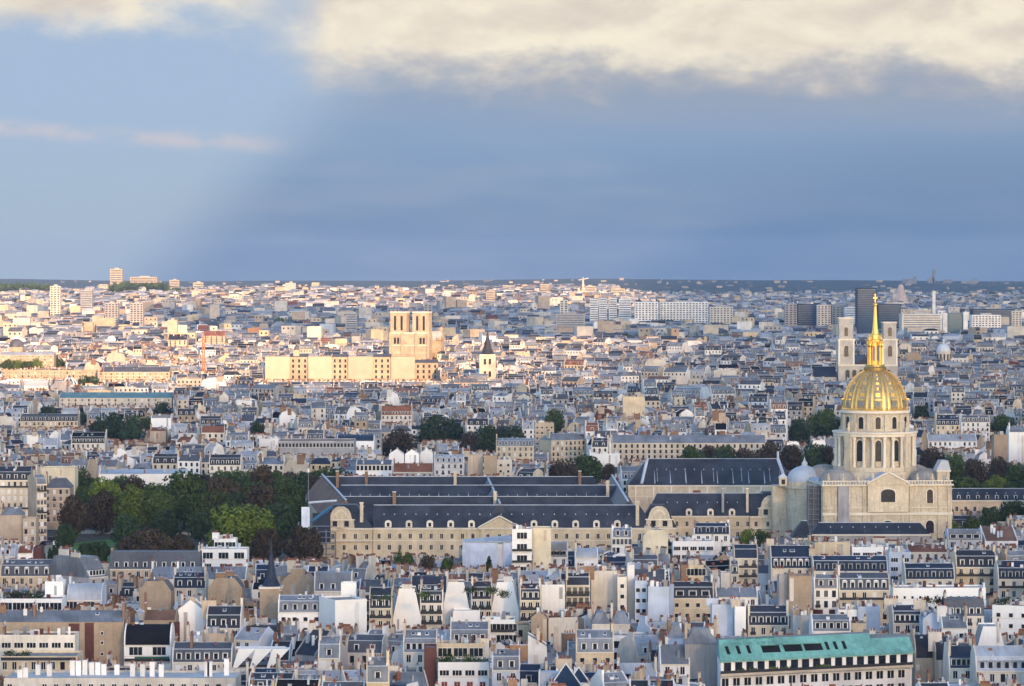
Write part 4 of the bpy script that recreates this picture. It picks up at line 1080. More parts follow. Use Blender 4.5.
T('pale left half of the paired towers left of the dark tower', 'office tower', 785, 797, 304, 5750, WALLS['grey'], vert=True, yb=325)
T('dark half of the paired towers left of the dark tower', 'office tower', 797.5, 817, 304, 5760, M_DARKG, yb=325)
T('grey concrete tower between the dark pair and the spire', 'office tower', 817.5, 831, 305, 5700, WALLS['off'], vert=True, yb=324)
T('lighter grey tower beside the left church tower', 'office tower', 832, 844, 306, 5700, WALLS['grey'], vert=True, yb=324)
T('low bluish tower just left of the tallest dark tower', 'office tower', 845, 857, 307, 5900, WALLS['blue'], yb=322)
T('pale mast-like chimney rising above the right skyline', 'chimney', 932.6, 935.6, 291, 6200, WALLS['white'], bands=False, dep=6, name='factory_chimney', roofb=False, yb=312)
T('wide low cream office block right of the golden spire', 'office building', 902, 942, 314, 5100, WALLS['off'], dep=40, name='office_building', yb=327)
T('teal glass block with pale ends on the right', 'office building', 948, 963, 313, 5200, mat('teal_glass', (.05, .13, .16), rough=.3), name='office_building', yb=326)
T('white stair tower at the left end of the teal glass block', 'office building', 943, 947.5, 313, 5195, WALLS['white'], bands=False, name='office_building', yb=326)
T('white stair tower at the right end of the teal glass block', 'office building', 963.5, 968, 312, 5195, WALLS['white'], bands=False, name='office_building', yb=326)
T('white block right of the teal glass building', 'office building', 972, 1001, 315, 5300, WALLS['white'], vert=True, name='office_building', yb=326)
T('wide blue glass ministry block behind the white block on the right', 'office building', 972, 1014, 309, 5600, M_DARKG, name='office_building', yb=316)
T('grey tower at the far right edge of the skyline', 'tower block', 1012, 1022, 311, 5400, WALLS['off'], vert=True, yb=325)
for i, (a, c, y, w) in enumerate(((590, 598, 299, 'plain first'), (599, 607, 298, 'second'), (609, 617, 298, 'third'), (619, 631, 299, 'widest'))):
    T(f'{w} of the stacked white balcony blocks on the central skyline', 'housing block', a, c, y, 6000, WALLS['white'], name='housing_block', yb=318)
T('long white housing slab with regular windows on the central skyline', 'housing block', 635, 658, 302, 5900, WALLS['white'], vert=True, name='housing_block', yb=318)
T('longest white housing slab right of the regular-windowed one', 'housing block', 660, 708, 302, 5950, WALLS['white'], vert=True, name='housing_block', yb=319)
T('low pale block right of the longest white slab', 'housing block', 710, 733, 307, 5700, WALLS['off'], vert=True, name='housing_block', yb=319)
T('low blocky depot left of the white balcony blocks', 'building', 556, 585, 314, 5000, WALLS['grey'], bands=True, name='depot_building', yb=325)
T('tall beige block standing in front of the depot', 'building', 560, 568, 300, 6300, WALLS['off'], vert=True, yb=312)
T('sunlit tower on the central horizon', 'tower block', 540.5, 548.5, 284, 8700, WALLS['nave'], yb=291, roofb=False)
T('sunlit slab under the small crane on the horizon', 'slab block', 585, 595.5, 286, 8700, WALLS['nave'], yb=291)
T('last sunlit slab to the right on the central horizon', 'slab block', 611, 625, 288.5, 8600, WALLS['nave'], yb=292)
T('sunlit cream tower above the cathedral in the shaded belt', 'tower block', 424, 432, 304, 6000, WALLS['grey'], vert=True, yb=315)
T('grey block left of the cathedral towers', 'building', 346, 357, 313, 5400, WALLS['grey'], yb=330)
T('pale concrete block rising left of the cathedral', 'building', 343, 362, 311, 5300, WALLS['off'], vert=True, yb=318) if False else None
T('sunlit block on the horizon right of the cathedral', 'building', 486, 495, 291, 7400, WALLS['nave'], yb=300)
T('sunlit grey tower with dark roof among the left roofs', 'church tower', 167.5, 177, 320, 5000, WALLS['beige'], name='church_tower', yb=340, bands=False)
T('cream block with a blank wall standing above the left-hand roofs', 'building', 84, 93, 322, 5900, WALLS['nave'], yb=332, bands=False, roofb=False)
rk = thing('artificial_rock', 'pointed pale pink artificial rock mountain on the right horizon', 'rock')
b = MB(); zr = z_for(284, 8800); x_ = x_for(901, 8800, 80)
b.lathe([(22, 0), (19, zr * .45), (13, zr * .66), (9, zr * .8), (7, zr * .93), (2, zr)], 7, mat('pinkish_rock', (.50, .40, .36), var=.2, scale=.05), 0, 0); b.lathe([(12, 0), (8, zr * .6), (1, zr * .7)], 6, MATS['pinkish_rock'], -16, 3)
put(b, 'rock_mass', rk, (x_, 8800, 0)); sight(893, 910, 300, 8800)
def crane(px, yt, D, yb, m, label, jib=1):
    gz = 0; zt_ = z_for(yt, D); x = x_for(px, D, zt_); r_ = thing('tower_crane', label, 'crane', (x, D, 0))
    s_ = D / F; q = MB(); wq = 1.6 * max(1, s_ * .55)
    for dx, dy in ((-1, -1), (1, -1), (1, 1), (-1, 1)): q.bar((dx * wq * .6, dy * wq * .6, 0), (dx * wq * .6, dy * wq * .6, zt_), .28 * s_, m)
    z = 0
    while z < zt_ - 3:
        q.bar((-wq * .6, -wq * .6, z), (wq * .6, -wq * .6, z + 3), .18 * s_, m); q.bar((wq * .6, -wq * .6, z), (-wq * .6, -wq * .6, z + 3), .18 * s_, m); z += 3
    put(q, 'mast', r_)
    q = MB(); q.bar((-9 * s_ * .5, 0, zt_ - 3), (18 * s_ * .5 * jib, 6, zt_ + (2 if jib else 0)), .35 * s_, m); q.bar((0, 0, zt_), (0, 0, zt_ + 5), .3 * s_, m); put(q, 'jib', r_)
    sight(px - 2, px + 2, yb, D)
crane(203.5, 339, 3300, 372, M_ORANGE, 'orange tower crane mast rising among the sunlit roofs on the left', .5)
crane(583, 279, 9000, 290, WALLS['off'], 'thin pale crane standing on the central horizon', .6)
# ------------------------------------------------------------------ buildings read off one by one
RB = random.Random(21)
HAND = []
def hb(label, x0, x1, ye, yb, h=18.0, d=12.0, style='mansard', wall='off', roof='zinc', rh=4.6, rot=0.0, side=False, D=None, **k):
    """front wall between directions x0..x1 with its eaves at ye, visible down to yb; side=True shows the party wall to the front"""
    Dd = D or dist_for(ye, h)
    a, c = x_for(x0, Dd, h), x_for(x1, Dd, h); W_ = c - a
    b = dict(label=label, h=h, rh=rh, style=style, wall=wall, roof=roof, hand=True, **k)
    rz = R(rot)
    if side: b['w'], b['d'] = d, W_; rz += math.pi / 2
    else: b['w'], b['d'] = W_, d
    mx_, my = (a + c) / 2, Dd
    b['cx'] = mx_ - math.sin(R(rot)) * d / 2; b['cy'] = my + math.cos(R(rot)) * d / 2; b['rz'] = rz
    if ye > 535 and yb - ye > 9: yb -= 4
    b['px'] = (x0 + x1) / 2; b['py'] = ye
    clash = hits(b['cx'], b['cy'], rz, b['w'] * .9, b['d'] * .9, -0.5)
    if clash: print('CLASH', label[:50], x0, x1, ye)
    take(b['cx'], b['cy'], rz, b['w'], b['d']); sight(min(x0, x1) + 1, max(x0, x1) - 1, yb, Dd - 2)
    HAND.append(b); return b

def S_(n=1, L=2.0, H=3.0, m='white', xs=(0,), y=0, z=0): return [(x, y, z, 0.0, (L, H, m, i)) for i, x in enumerate(xs)]

# bottom edge, left to right
hb('long flat roof lined with white chimney stacks along the bottom left edge', 4, 236, 681, 700, h=20, d=16, style='flat', wall='off', roof='palegrav', nc=0, wk=['tall'], bare=True,
   xch=[(x_for(p, 850, 22) - x_for(120, 850, 22), yy, 20.2, math.pi / 2 if False else 0.0, (1.0, H * .62, 'white', i)) for i, (p, wd, H, yy) in enumerate(((19, 3, 3.5, -4), (24, 3, 4, -3), (46, 3, 5, 0), (68, 2, 5.5, 2), (74, 2, 5.5, 2), (80, 3, 6, 3), (87, 2, 5, 3), (93, 2, 5, 3), (129, 2, 5, 0), (139, 3, 5, 0), (149, 3, 5.5, -1), (158, 2, 5, -1), (203, 4, 6, 0), (206, 3, 6, 0), (222, 3, 6.5, 2), (99, 2, 4, 3), (112, 2, 4, 3), (33, 2, 4, 3)))])
hb('white roof house standing on the long flat roof at bottom left', 169, 199, 672, 682, h=22.8, d=6, style='flat', wall='white', roof='gravel', nc=0, wk=['small'], nw=1, D=846) if False else None
hb('cream block with black planted balcony and a white chimney box on its roof', 0, 77, 659, 684, h=19.5, d=13, style='flat', wall='cream', roof='gravel', nc=0, wk=['tall', 'wide'], nw=8, bare=True, balc=[19.0])
hb('set-back cream top storey above the black planted balcony', 0, 75, 646, 659, h=23.5, d=9, style='flat', wall='off', roof='btile', nc=1, wk=['wide', None], nw=6, D=dist_for(659, 19.5) + 14)
hb('long windowless tan stone wall with two dark red brick strips', -4, 124, 622, 662, h=25, d=11, style='gable', wall='tan', roof='zinc', rh=2.6, blank=True, nc=3, cm='brown',
   strips=[(x_for(68.5, 955, 20) - x_for(60, 955, 20), x_for(79, 955, 20) - x_for(60, 955, 20), 2, 24.6, WALLS['brick']), (x_for(84, 955, 20) - x_for(60, 955, 20), x_for(93, 955, 20) - x_for(60, 955, 20), 2, 24.8, WALLS['brick'])],
   xwins=[(x_for(p, 955, 20) - x_for(60, 955, 20), -5.5, z, 0.0, 'small') for p, z in ((52, 21.5), (101, 21.5), (101, 19), (101, 16))])
hb('tan stone party wall with a brick strip beside the white peaked wall', 143, 176, 620, 648, h=22, d=9, style='gable', wall='tan', roof='btile', rh=2.4, blank=True, nc=1,
   strips=[(2.6, 5.6, 1, 21.5, WALLS['brick'])])
hb('white house with black curved roof and green balcony awnings', 124, 171, 645, 668, h=19.5, d=11, style='curve', wall='bright', roof='black', rh=5.0, nc=1, wk=['big', 'tall'], nw=2, strips=[(-3.4, 5.8, 15.6, 16.6, M_AWN)], balc=[15.0])
hb('white windowless peaked wall facing the street', 177, 204, 612, 642, h=23, d=9, style='gable', wall='bright', roof='zinc', rh=3.0, side=True, blank=True, nc=1)
hb('dark mansard with three tall white dormers right of the white peaked wall', 206, 241, 628, 642, h=20, d=11, wall='off', roof='slate', rh=5.5, nd=3, nc=2)
hb('low slate roofs with small dormers in front of the tan buttressed wall', 172, 232, 662, 672, h=17, d=12, wall='off', roof='gslate', rh=4.5, nd=6, nc=3, cm='brown')
hb('small zinc-roofed house under the white peaked wall', 186, 202, 648, 660, h=18.5, d=9, wall='beige', roof='lzinc', rh=4, nc=1, nodorm=True)
hb('beige blank house with pots below the dark three-dormer mansard', 203, 226, 636, 655, h=20, d=8, style='flat', wall='beige', roof='gravel', blank=True, nc=2)
hb('pale blue-grey long house right of the beige blank house', 232, 262, 640, 655, h=18, d=10, style='gable', wall='blue', roof='lzinc', rh=3, rot=-25)
# second tier on the left
hb('broad tan gable wall nearer the left with a slate side', 139, 171, 592, 612, h=19, d=12, nodorm=True, style='steep', wall='tan', side=True, roof='gslate', rh=3.0, blank=True, nc=2, cm='brown')
hb('broad tan gable wall further right beside dark slates', 208, 242, 589, 608, h=19, d=12, nodorm=True, style='steep', wall='tan', side=True, roof='gslate', rh=3.0, blank=True, nc=2, cm='brown')
hb('long steep grey mansard with a row of pale dormers below the copper trees', 110, 199, 569, 575, h=17.5, d=12, style='steep', wall='beige', roof='gslate', rh=5.6, nd=9, nc=2, party=False)
hb('left end of the grey mansard with steep blue roof curving round the corner', 86, 110, 577, 600, h=17.5, d=22, style='steep', wall='grey', roof='zinc', rh=6.4, rot=48, nd=5, nc=3, party=False)
hb('navy slate roof between the two broad tan gables', 173, 206, 588, 598, h=17, d=10, wall='off', roof='navy', rh=4.6, nc=2, nd=3)
hb('broad zinc roofs with white stacks behind the broad tan gables', 150, 246, 579, 584, h=17, d=11, wall='off', roof='zinc', rh=3.6, style='gable', nc=4, cm='white', blank=True)
hb('white modern house with dark roof windows at the park edge', 200, 247, 551, 571, h=20, d=10, style='flat', wall='bright', roof='palegrav', wk=['big', 'wide'], nw=3, nc=1)
hb('white penthouse with blue glass on the white modern house', 214, 236, 543, 551, h=22.6, d=7, style='flat', wall='white', roof='palegrav', wk=['big'], nw=2, D=dist_for(551, 20) + 13)
hb('grey mansard with five white oval dormers at the far left', 0, 53, 576, 584, h=17, d=12, wall='cream', roof='gslate', rh=5.0, nd=5, nc=1, dk='arch')
hb('small white house with a red brick end wall by the lawn', 17, 33, 553, 562, h=16, d=9, style='gable', wall='bright', roof='tile', rh=2.2, nc=0, wk=['small'])
hb('short red brick wall end beside the small white lawn house', 33.5, 41, 549, 561, h=17.5, d=9, style='flat', wall='brick', roof='lzinc', blank=True, nc=0, bare=True)
hb('pale zinc roofed house at the left edge by the street', 0, 15, 556, 566, h=15.5, d=10, wall='blue', roof='lzinc', rh=3.6, nc=1)
hb('white modern block with wide windows under roof-terrace plants', 0, 62, 601, 614, h=19, d=11, style='flat', wall='bright', roof='gravel', wk=['big', 'wide'], nw=5, nc=1)
hb('white rooftop cube beside the terrace plants', 45, 63, 585, 600, h=23, d=8, style='flat', wall='bright', roof='palegrav', blank=True, nc=0, D=dist_for(601, 19) + 13)
hb('pale zinc-clad house with arched roof right of the white cube', 67, 102, 600, 612, h=18, d=12, style='curve', wall='blue', roof='lzinc', rh=4.6, nc=1, wk=['big'], nw=4)
# below the palace
hb('white low house with a slate top left of the white cube block', 278, 322, 612, 624, h=19, d=10, wall='bright', roof='zinc', rh=4.4, nd=4, nc=1, wk=['square'], nw=4)
hb('tan stone side wall with one tiny window behind the slate spire', 281, 315, 584, 600, h=19, d=10, side=True, style='steep', nodorm=True, wall='tan', roof='zinc', rh=2.6, blank=True, nc=1)
hb('large blue-grey metal-clad roof block with a white framed balcony', 314, 352, 591, 606, h=19, d=12, style='steep', wall='off', roof='zinc', rh=5.4, nd=3, nc=1, wk=['big'], nw=3)
hb('bare white cube-shaped block with a bluish shaded side', 334, 368, 602, 627, h=23, d=13, style='flat', wall='bright', side=False, roof='gravel', rot=24, blank=True, nc=0, bare=True)
hb('small white lift house on the bare white cube', 341, 356, 594, 602, h=26, d=5, style='flat', wall='bright', roof='palegrav', blank=True, nc=0, D=dist_for(602, 23) + 20, bare=True)
hb('cream mansard block between the white cube and first blank gable', 369, 392, 608, 622, h=21, d=12, wall='cream', roof='slate', rh=5.4, nd=3, balc=[17.9], wk=['rail'], nw=3)
G_ = dict(style='steep', wall='bright', roof='slate', side=True, blank=True, rh=8.5, nc=1, d=9, nodorm=True)
hb('first from the left of the tall blank white gables', 393, 421, 619, 628, h=17, **G_)
hb('balconied white bay right of the first blank gable', 420, 443, 603, 618, h=21.5, d=10, wall='off', roof='slate', rh=4.8, nd=3, balc=[18.2, 15.1], wk=['rail'], nw=3, nc=2)
hb('second from the left of the tall blank white gables', 442, 470, 612, 620, h=17.5, **G_)
hb('balconied white bay between second and third blank gables', 471, 492, 599, 612, h=21.5, d=10, wall='off', roof='slate', rh=4.8, nd=3, balc=[18.2], wk=['rail'], nw=3, nc=2)
hb('third and tallest of the blank white gables with one tiny window', 491, 519, 612, 622, h=17.5, **{**G_, 'blank': True})
hb('dark-framed window bay right of the third blank gable', 520, 541, 600, 622, h=22.5, d=10, wall='cream', roof='slate', rh=4.4, nd=3, balc=[19.4, 16.3, 13.2], wk=['rail'], nw=3, nc=2)
hb('flat-topped blank white wall fourth in the white gable row', 541.5, 565, 587, 615, h=25, d=9, style='flat', wall='bright', roof='zinc', blank=True, nc=1)
hb('cream bay with iron balconies in shadow right of the fourth white wall', 566, 590, 585, 610, h=25, d=10, wall='cream', roof='slate', rh=3.2, nodorm=True, balc=[21.5, 18.4, 15.3], wk=['rail'], nw=4, nc=2)
hb('largest blank cream wall in the centre of the white row', 591, 617, 573, 611, h=28, d=10, style='flat', wall='off', roof='black', blank=True, nc=1)
hb('narrow cream bay with three windows beside the largest blank wall', 617.5, 627, 579, 608, h=27, d=9, style='flat', wall='off', roof='black', wk=['square'], nw=1, nc=0, bare=True)
hb('slender white blank tower wall in the centre', 627.5, 634.5, 567, 612, h=30, d=8, style='flat', wall='bright', roof='palegrav', blank=True, nc=0, bare=True)
hb('pale bay with black-roofed top and many windows right of the slender tower', 635, 647, 583, 612, h=26, d=9, style='flat', wall='blue', roof='black', wk=['square'], nw=2, nc=0)
hb('pale lilac blank wall with a lit white edge', 648, 669, 589, 621, h=25, d=9, style='flat', wall='blue', roof='lzinc', rot=-12, blank=True, nc=1)
hb('cream block with black roof and paired white dormers', 671.5, 714, 598, 621, h=21, d=11, wall='cream', roof='slate', rh=4.4, nd=3, dk='wide', wk=['square'], nw=4, nc=2)
hb('low white garage-like block in front of the second white gable', 453, 480, 613, 621, h=18, d=8, style='flat', wall='bright', roof='palegrav', blank=True, nc=0, bare=True)
hb('white block with long glazed balconies below the third blank gable', 482, 515, 622, 640, h=20, d=10, style='flat', wall='bright', roof='gravel', wk=['big'], nw=4, balc=[17.0, 13.9], nc=0)
# centre bottom
hb('white terraced block with green terrace plants and red shutters', 438, 489, 665, 684, h=19, d=11, style='flat', wall='bright', roof='gravel', wk=['wide', 'red'], nw=4, nc=0, bare=True)
hb('cream set-back storey behind the green terrace plants', 437, 484, 652, 665, h=22.4, d=7, style='flat', wall='cream', roof='gravel', wk=['big'], nw=3, nc=2, D=dist_for(665, 19) + 13)
hb('red brick side wall at the left end of the planted terrace', 424, 436, 650, 665, h=22.4, d=8, style='flat', wall='brick', roof='zinc', blank=True, nc=0, bare=True)
hb('zinc mansard with five white dormers above the brick side wall', 403, 437, 652, 660, h=18.5, d=11, wall='off', roof='zinc', rh=5.2, nd=5, nc=1)
hb('zinc mansard with four white dormers left of the glazed balcony block', 450, 489, 643, 652, h=18, d=11, wall='off', roof='zinc', rh=5.2, nd=4, nc=2)
hb('pale blue house with slate roof right of the planted terrace', 492, 520, 670, 684, h=19, d=12, wall='blue', roof='zinc', rh=4.6, nd=2, nc=2)
hb('slate-roofed school hall with steep dark gable near the white fins', 292, 318, 655, 666, h=17, d=14, style='gable', wall='grey', roof='slate', rh=6, rot=-35, nc=1, blank=True)
hb('zinc roof with long ridge at bottom centre-left', 318, 340, 658, 668, h=18, d=12, wall='off', roof='zinc', rh=5, nc=2)
hb('tan rubble wall with arched top beside the fourth white wall', 531, 547, 619, 640, h=21, d=8, style='gable', wall='tan', roof='tile', rh=1.8, side=True, blank=True, nc=0)
hb('pale blue side wall and cream front left of the twin small gables', 548, 578, 620, 640, h=20, d=11, style='flat', wall='off', roof='tile', rot=14, blank=True, nc=2)
hb('left of twin small zinc roofs with white gable edges', 592, 610, 624, 634, h=19, d=9, style='hip', wall='off', roof='zinc', rh=3.0, nc=1, wk=['square'])
hb('right of twin small zinc roofs with white gable edges', 611, 630, 624, 634, h=19, d=9, style='hip', wall='off', roof='zinc', rh=3.0, nc=1, wk=['square'])
hb('cream house with mansard dormers and a tall white flue wall', 576, 614, 652, 670, h=18.5, d=11, wall='cream', roof='zinc', rh=5.2, nd=3, nc=2, wk=['square'])
hb('blank white party wall with sloping top near the bottom centre', 528, 547, 648, 662, h=20, d=9, style='shed', side=True, wall='white', roof='zinc', rh=3.0, blank=True, nc=1)
hb('slate-blue gabled roofs with white ends left of the copper roof', 660, 690, 664, 674, h=17.5, d=12, style='gable', wall='white', roof='zinc', rh=4.4, nc=3)
hb('tall lilac render wall under a zinc hip left of the copper roof', 685, 718, 644, 676, h=22.5, d=10, style='hip', wall='grey', roof='zinc', rh=3.6, nc=2, blank=True, side=False)
hb('lilac-walled house with a dark hipped zinc roof further left of copper', 668, 684, 638, 662, h=22, d=11, style='hip', wall='blue', roof='zinc', rh=3.2, nc=1, blank=True)
# right side
hb('pale lilac block with a thin dark gap beside a white pier', 712, 733, 607, 630, h=23, d=8, style='flat', wall='blue', roof='tile', blank=True, nc=2)
hb('white pier-like block right of the thin dark gap', 735, 746, 609, 634, h=23, d=8, style='flat', wall='bright', roof='tile', blank=True, nc=1)
hb('ochre house with slate mansard and dark dormers right of the white pier', 748, 789, 625, 634, h=18.5, d=11, wall='ochre', roof='slate', rh=5.0, nd=5, nc=2)
hb('white house with two pale zinc roofs between cream block and ochre house', 716, 758, 597, 606, h=21, d=9, wall='bright', roof='zinc', style='gable', rh=2.4, nc=1, nw=4)
hb('tall windowless tan rubble tower with a grey shaded side', 789, 812, 578, 615, h=28, d=8, style='flat', wall='tan', side=False, roof='gravel', blank=True, nc=2, cm='brown', bare=True)
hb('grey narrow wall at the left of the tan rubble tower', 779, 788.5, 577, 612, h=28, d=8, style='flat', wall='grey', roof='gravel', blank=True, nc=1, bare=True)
hb('white-topped house with bright red brick lower front', 814, 838, 588, 618, h=24, d=8, wall='bright', roof='zinc', rh=3.8, wk=['tall'], nw=3, nd=2, nc=2, strips=[(-4.4, -.9, 11, 17.6, WALLS['brick']), (.9, 4.4, 11, 17.6, WALLS['brick'])])
hb('long cream block with grey mansard and six dormers', 839, 890, 590, 608, h=21, d=11, wall='cream', roof='gslate', rh=4.8, nd=6, dk='arch', balc=[17.8], nc=1)
hb('navy mansard row with dark dormers behind the long cream block', 813, 888, 571, 577, h=19, d=11, wall='off', roof='navy', rh=4.6, nd=9, dk='blue', nc=2)
hb('big navy mansard with arched double dormers at the left of the cream box', 771, 812, 568, 580, h=19.5, d=12, wall='off', roof='navy', rh=7.0, nd=6, dk='arch', nc=1)
hb('plain sandy box-shaped block seen on its corner below the low range', 814, 851, 544, 559, h=22, d=12, style='flat', wall='cream', roof='gravel', blank=True, rot=14, nc=1)
hb('white angular modern house with terraces behind the navy mansard row', 852, 890, 549, 560, h=20, d=10, style='flat', wall='bright', roof='gravel', nc=2, wk=['wide'])
hb('white stepped block with stacked windows right of the angular house', 889, 911, 554, 583, h=22, d=10, style='flat', wall='blue', roof='palegrav', wk=['wide'], nw=2, nc=0)
hb('navy mansard with white-framed dormers left of the ornate corner house', 905, 955, 579, 590, h=19, d=11, wall='off', roof='navy', rh=4.6, nd=6, dk='blue', nc=1)
hb('ornate cream house with central stone gable and dark mansard', 956, 997, 567, 588, h=22, d=12, wall='cream', roof='slate', rh=5.0, nd=4, balc=[18.8, 12.6], wk=['rail'], nw=4, nc=2)
hb('navy mansard with blue dormers at the right edge beside the ornate house', 998, 1030, 579, 598, h=19.5, d=11, wall='off', roof='navy', rh=5.4, nd=4, dk='blue', nc=1, balc=[16.4])
hb('long plain white wall with scattered small windows on the right', 893, 986, 590, 606, h=20, d=10, style='flat', wall='bright', roof='gravel', wk=['small'], nw=12, nc=2, rot=1.5)
hb('white corner block with dark planting on its roof at the right edge', 992, 1030, 608, 634, h=21, d=11, style='flat', wall='bright', roof='gravel', rot=-20, wk=['square'], nw=3, nc=1)
hb('grey slate hipped mansard with white dormers under the long white wall', 946, 984, 616, 622, h=18.5, d=11, style='steep', wall='off', roof='gslate', rh=4.8, nd=5, nc=2, party=False)
hb('black-roofed row with white framed dormers left of the blue gable wall', 893, 922, 623, 636, h=18, d=11, wall='off', roof='slate', rh=4.6, nd=5, nc=2)
hb('pale blue windowless wall with pointed top', 923, 941, 620, 638, h=20, d=9, style='gable', wall='blue', roof='zinc', rh=1.8, side=True, blank=True, nc=0)
hb('white house with zinc roof and chimney pots right of the pale blue wall', 942, 968, 628, 640, h=18.5, d=10, style='gable', wall='bright', roof='zinc', rh=3.6, nc=3, wk=['square'])
hb('blank white trapezoid gable near the right edge', 977, 1005, 650, 656, h=16, d=10, nodorm=True, style='steep', side=True, wall='bright', roof='zinc', rh=6, blank=True, nc=1)
hb('sandy courtyard walls with dark slate roof in front of the trapezoid gable', 952, 976, 645, 662, h=18.5, d=10, style='flat', wall='beige', roof='gravel', blank=True, nc=3)
hb('long blue zinc mansard with a white dormer at the lower right', 976, 1030, 671, 678, h=18.5, d=12, wall='off', roof='lzinc', rh=5.6, nd=6, dk='blue', nc=2)
hb('dark arched slate roofs right of the copper roof', 915, 934, 658, 668, h=17, d=13, style='curve', wall='beige', roof='slate', rh=5.5, nc=2, nodorm=True, blank=True)
hb('second dark arched slate roof nearer the sandy walls', 935, 951, 660, 668, h=17, d=13, style='curve', wall='beige', roof='slate', rh=5.5, nc=1, blank=True)
hb('navy steep roof with dormers left of the long blue mansard', 949, 974, 668, 676, h=17.5, d=13, style='steep', wall='off', roof='navy', rh=5.2, nd=4, nc=2)
hb('pale zinc house with dark shop windows between tan tower and copper roof', 812, 851, 631, 640, h=20, d=10, wall='white', roof='zinc', rh=4.0, nd=5, nc=2)
hb('grey party wall block right of the tan tower foot', 793, 811, 618, 634, h=22, d=9, style='flat', wall='grey', roof='gravel', blank=True, nc=3, cm='tan')
hb('white house with red roof terrace below the angular modern house', 838, 862, 612, 622, h=19, d=9, style='flat', wall='bright', roof='tile', nc=1, wk=['wide'])
hb('low lilac block beneath the long cream block', 858, 880, 609, 622, h=20, d=9, style='flat', wall='blue', roof='gravel', blank=True, nc=1)
# under the palace, centre
hb('white modern block with four dark balconies against the palace front', 512, 532, 531, 566, h=29, d=10, style='flat', wall='bright', roof='gravel', wk=['big'], nw=1, fl=3.9, balc=[21.9, 18.0, 14.1], nc=1)
hb('bare cream wall right of the four-balcony block', 533, 551, 530, 548, h=29, d=9, style='flat', wall='ochre', roof='gravel', blank=True, nc=0, bare=True)
hb('pale blue mansard with five big navy windows below the bare cream wall', 533, 568, 557, 566, h=19, d=11, style='steep', wall='blue', roof='zinc', rh=4.6, nd=5, dk='wide', nc=1)
hb('pale barrel-roofed building left of the blank cream gable', 575, 598, 558, 567, h=18, d=12, style='curve', wall='white', roof='lzinc', rh=3.0, nc=1, wk=['small'], nodorm=True)
hb('white house with three rows of narrow windows below the palace', 612, 632, 537, 552, h=21, d=10, wall='bright', roof='zinc', rh=3.0, wk=['tall'], nw=5, nc=1)
hb('tall cream slope-shouldered blank gable below the palace', 643, 668, 537, 554, h=22, d=9, style='steep', nodorm=True, side=True, wall='ochre', roof='zinc', rh=2.2, blank=True, nc=1)
hb('low white house with planted balcony right of the blank cream gable', 673, 714, 543, 553, h=18, d=10, style='flat', wall='bright', roof='gravel', wk=['wide'], nc=2)
hb('white house with blue dormers and antenna frame before the palace', 694, 730, 534, 541, h=20, d=9, wall='bright', roof='navy', rh=3.8, nd=4, dk='blue', nc=2)
hb('brown brick narrow tower with a white neighbour', 681, 688, 567, 585, h=25, d=7, style='flat', wall='brown', roof='black', blank=True, nc=0, bare=True)
hb('cream and white bay right of the brown brick tower', 688.5, 704, 567, 585, h=25, d=8, style='flat', wall='cream', roof='black', wk=['big'], nw=2, nc=1)
hb('blank cream pillar-shaped block below the zinc mansards', 721, 730, 575, 592, h=23, d=7, style='flat', wall='off', roof='gravel', blank=True, nc=0, bare=True)
hb('grey-roofed yellow house left of the ironwork balconies', 730.5, 739, 574, 583, h=20, d=8, wall='ochre', roof='gslate', rh=4.0, nc=0)
hb('narrow house with navy mansard and heavy iron balconies', 734, 758, 558, 590, h=24, d=10, wall='pale', roof='navy', rh=4.0, nodorm=True, wk=['rail'], nw=3, balc=[20.6, 17.5, 14.4], nc=2)
hb('brick red roof terrace house under the low range on the right', 908, 948, 552, 560, h=18, d=12, style='gable', wall='off', roof='tile', rh=2.0, nc=2)
hb('dark brown shed roof with white end walls at right below the trees', 985, 1018, 541, 546, h=18, d=14, style='shed', wall='white', roof='btile', rh=4.5, nc=0, blank=True)
hb('zinc house with three pale blue windows below the right-hand trees', 948, 982, 540, 544, h=18.5, d=10, style='steep', wall='blue', roof='zinc', rh=3.6, nd=4, dk='wide', nc=1)
# mid distance, seen against the park and behind the palace
hb('big cream corner block with white shutters at the left edge of the park', -12, 36, 480, 532, h=27, d=16, wall='pale', roof='slate', rh=5.5, nd=6, wk=['tall', 'shut', 'shut'], nw=8, balc=[23.5, 14.2], nc=3)
hb('side street front of the big cream corner block', 36.5, 47, 484, 535, h=26, d=16, wall='beige', roof='zinc', rh=3.5, rot=24, nodorm=True, nw=3, balc=[22.5, 13.2], nc=1)
hb('lower beige house in front of the big cream corner block', 0, 22, 515, 540, h=15, d=10, style='hip', wall='beige', roof='zinc', rh=2.6, nc=1, blank=True)
hb('beige annex stepping down to the street from the corner block', 22.5, 36, 520, 543, h=13, d=9, style='flat', wall='beige', roof='gravel', nc=0, bare=True)
hb('plain cream windowless block behind the park trees on the left', 40, 75, 469, 481, h=24, d=12, style='flat', wall='ochre', roof='gravel', blank=True, nc=1, bare=True)
hb('long white wall running behind the park trees', 99, 186, 474, 486, h=20, d=14, style='shed', wall='bright', roof='lzinc', rh=1.5, blank=True, nc=1, rot=2)
hb('grey zinc roofed blocks right of the plain cream block', 45, 70, 488, 500, h=19, d=14, style='hip', wall='beige', roof='gslate', rh=4.0, nc=1)
hb('black mansard with two rows of small dormers left of the round tree', 71, 105, 443, 449, h=19, d=12, wall='off', roof='black', rh=5.8, nd=9, nc=2)
hb('long cream house with slate mansard at upper left', 20, 78, 421, 428, h=17, d=12, wall='cream', roof='slate', rh=4.4, nd=13, nc=2)
hb('white house with plain end wall right of the dark round tree', 151, 171, 418, 431, h=22, d=11, style='gable', wall='bright', roof='gravel', rh=2, blank=True, nc=1)
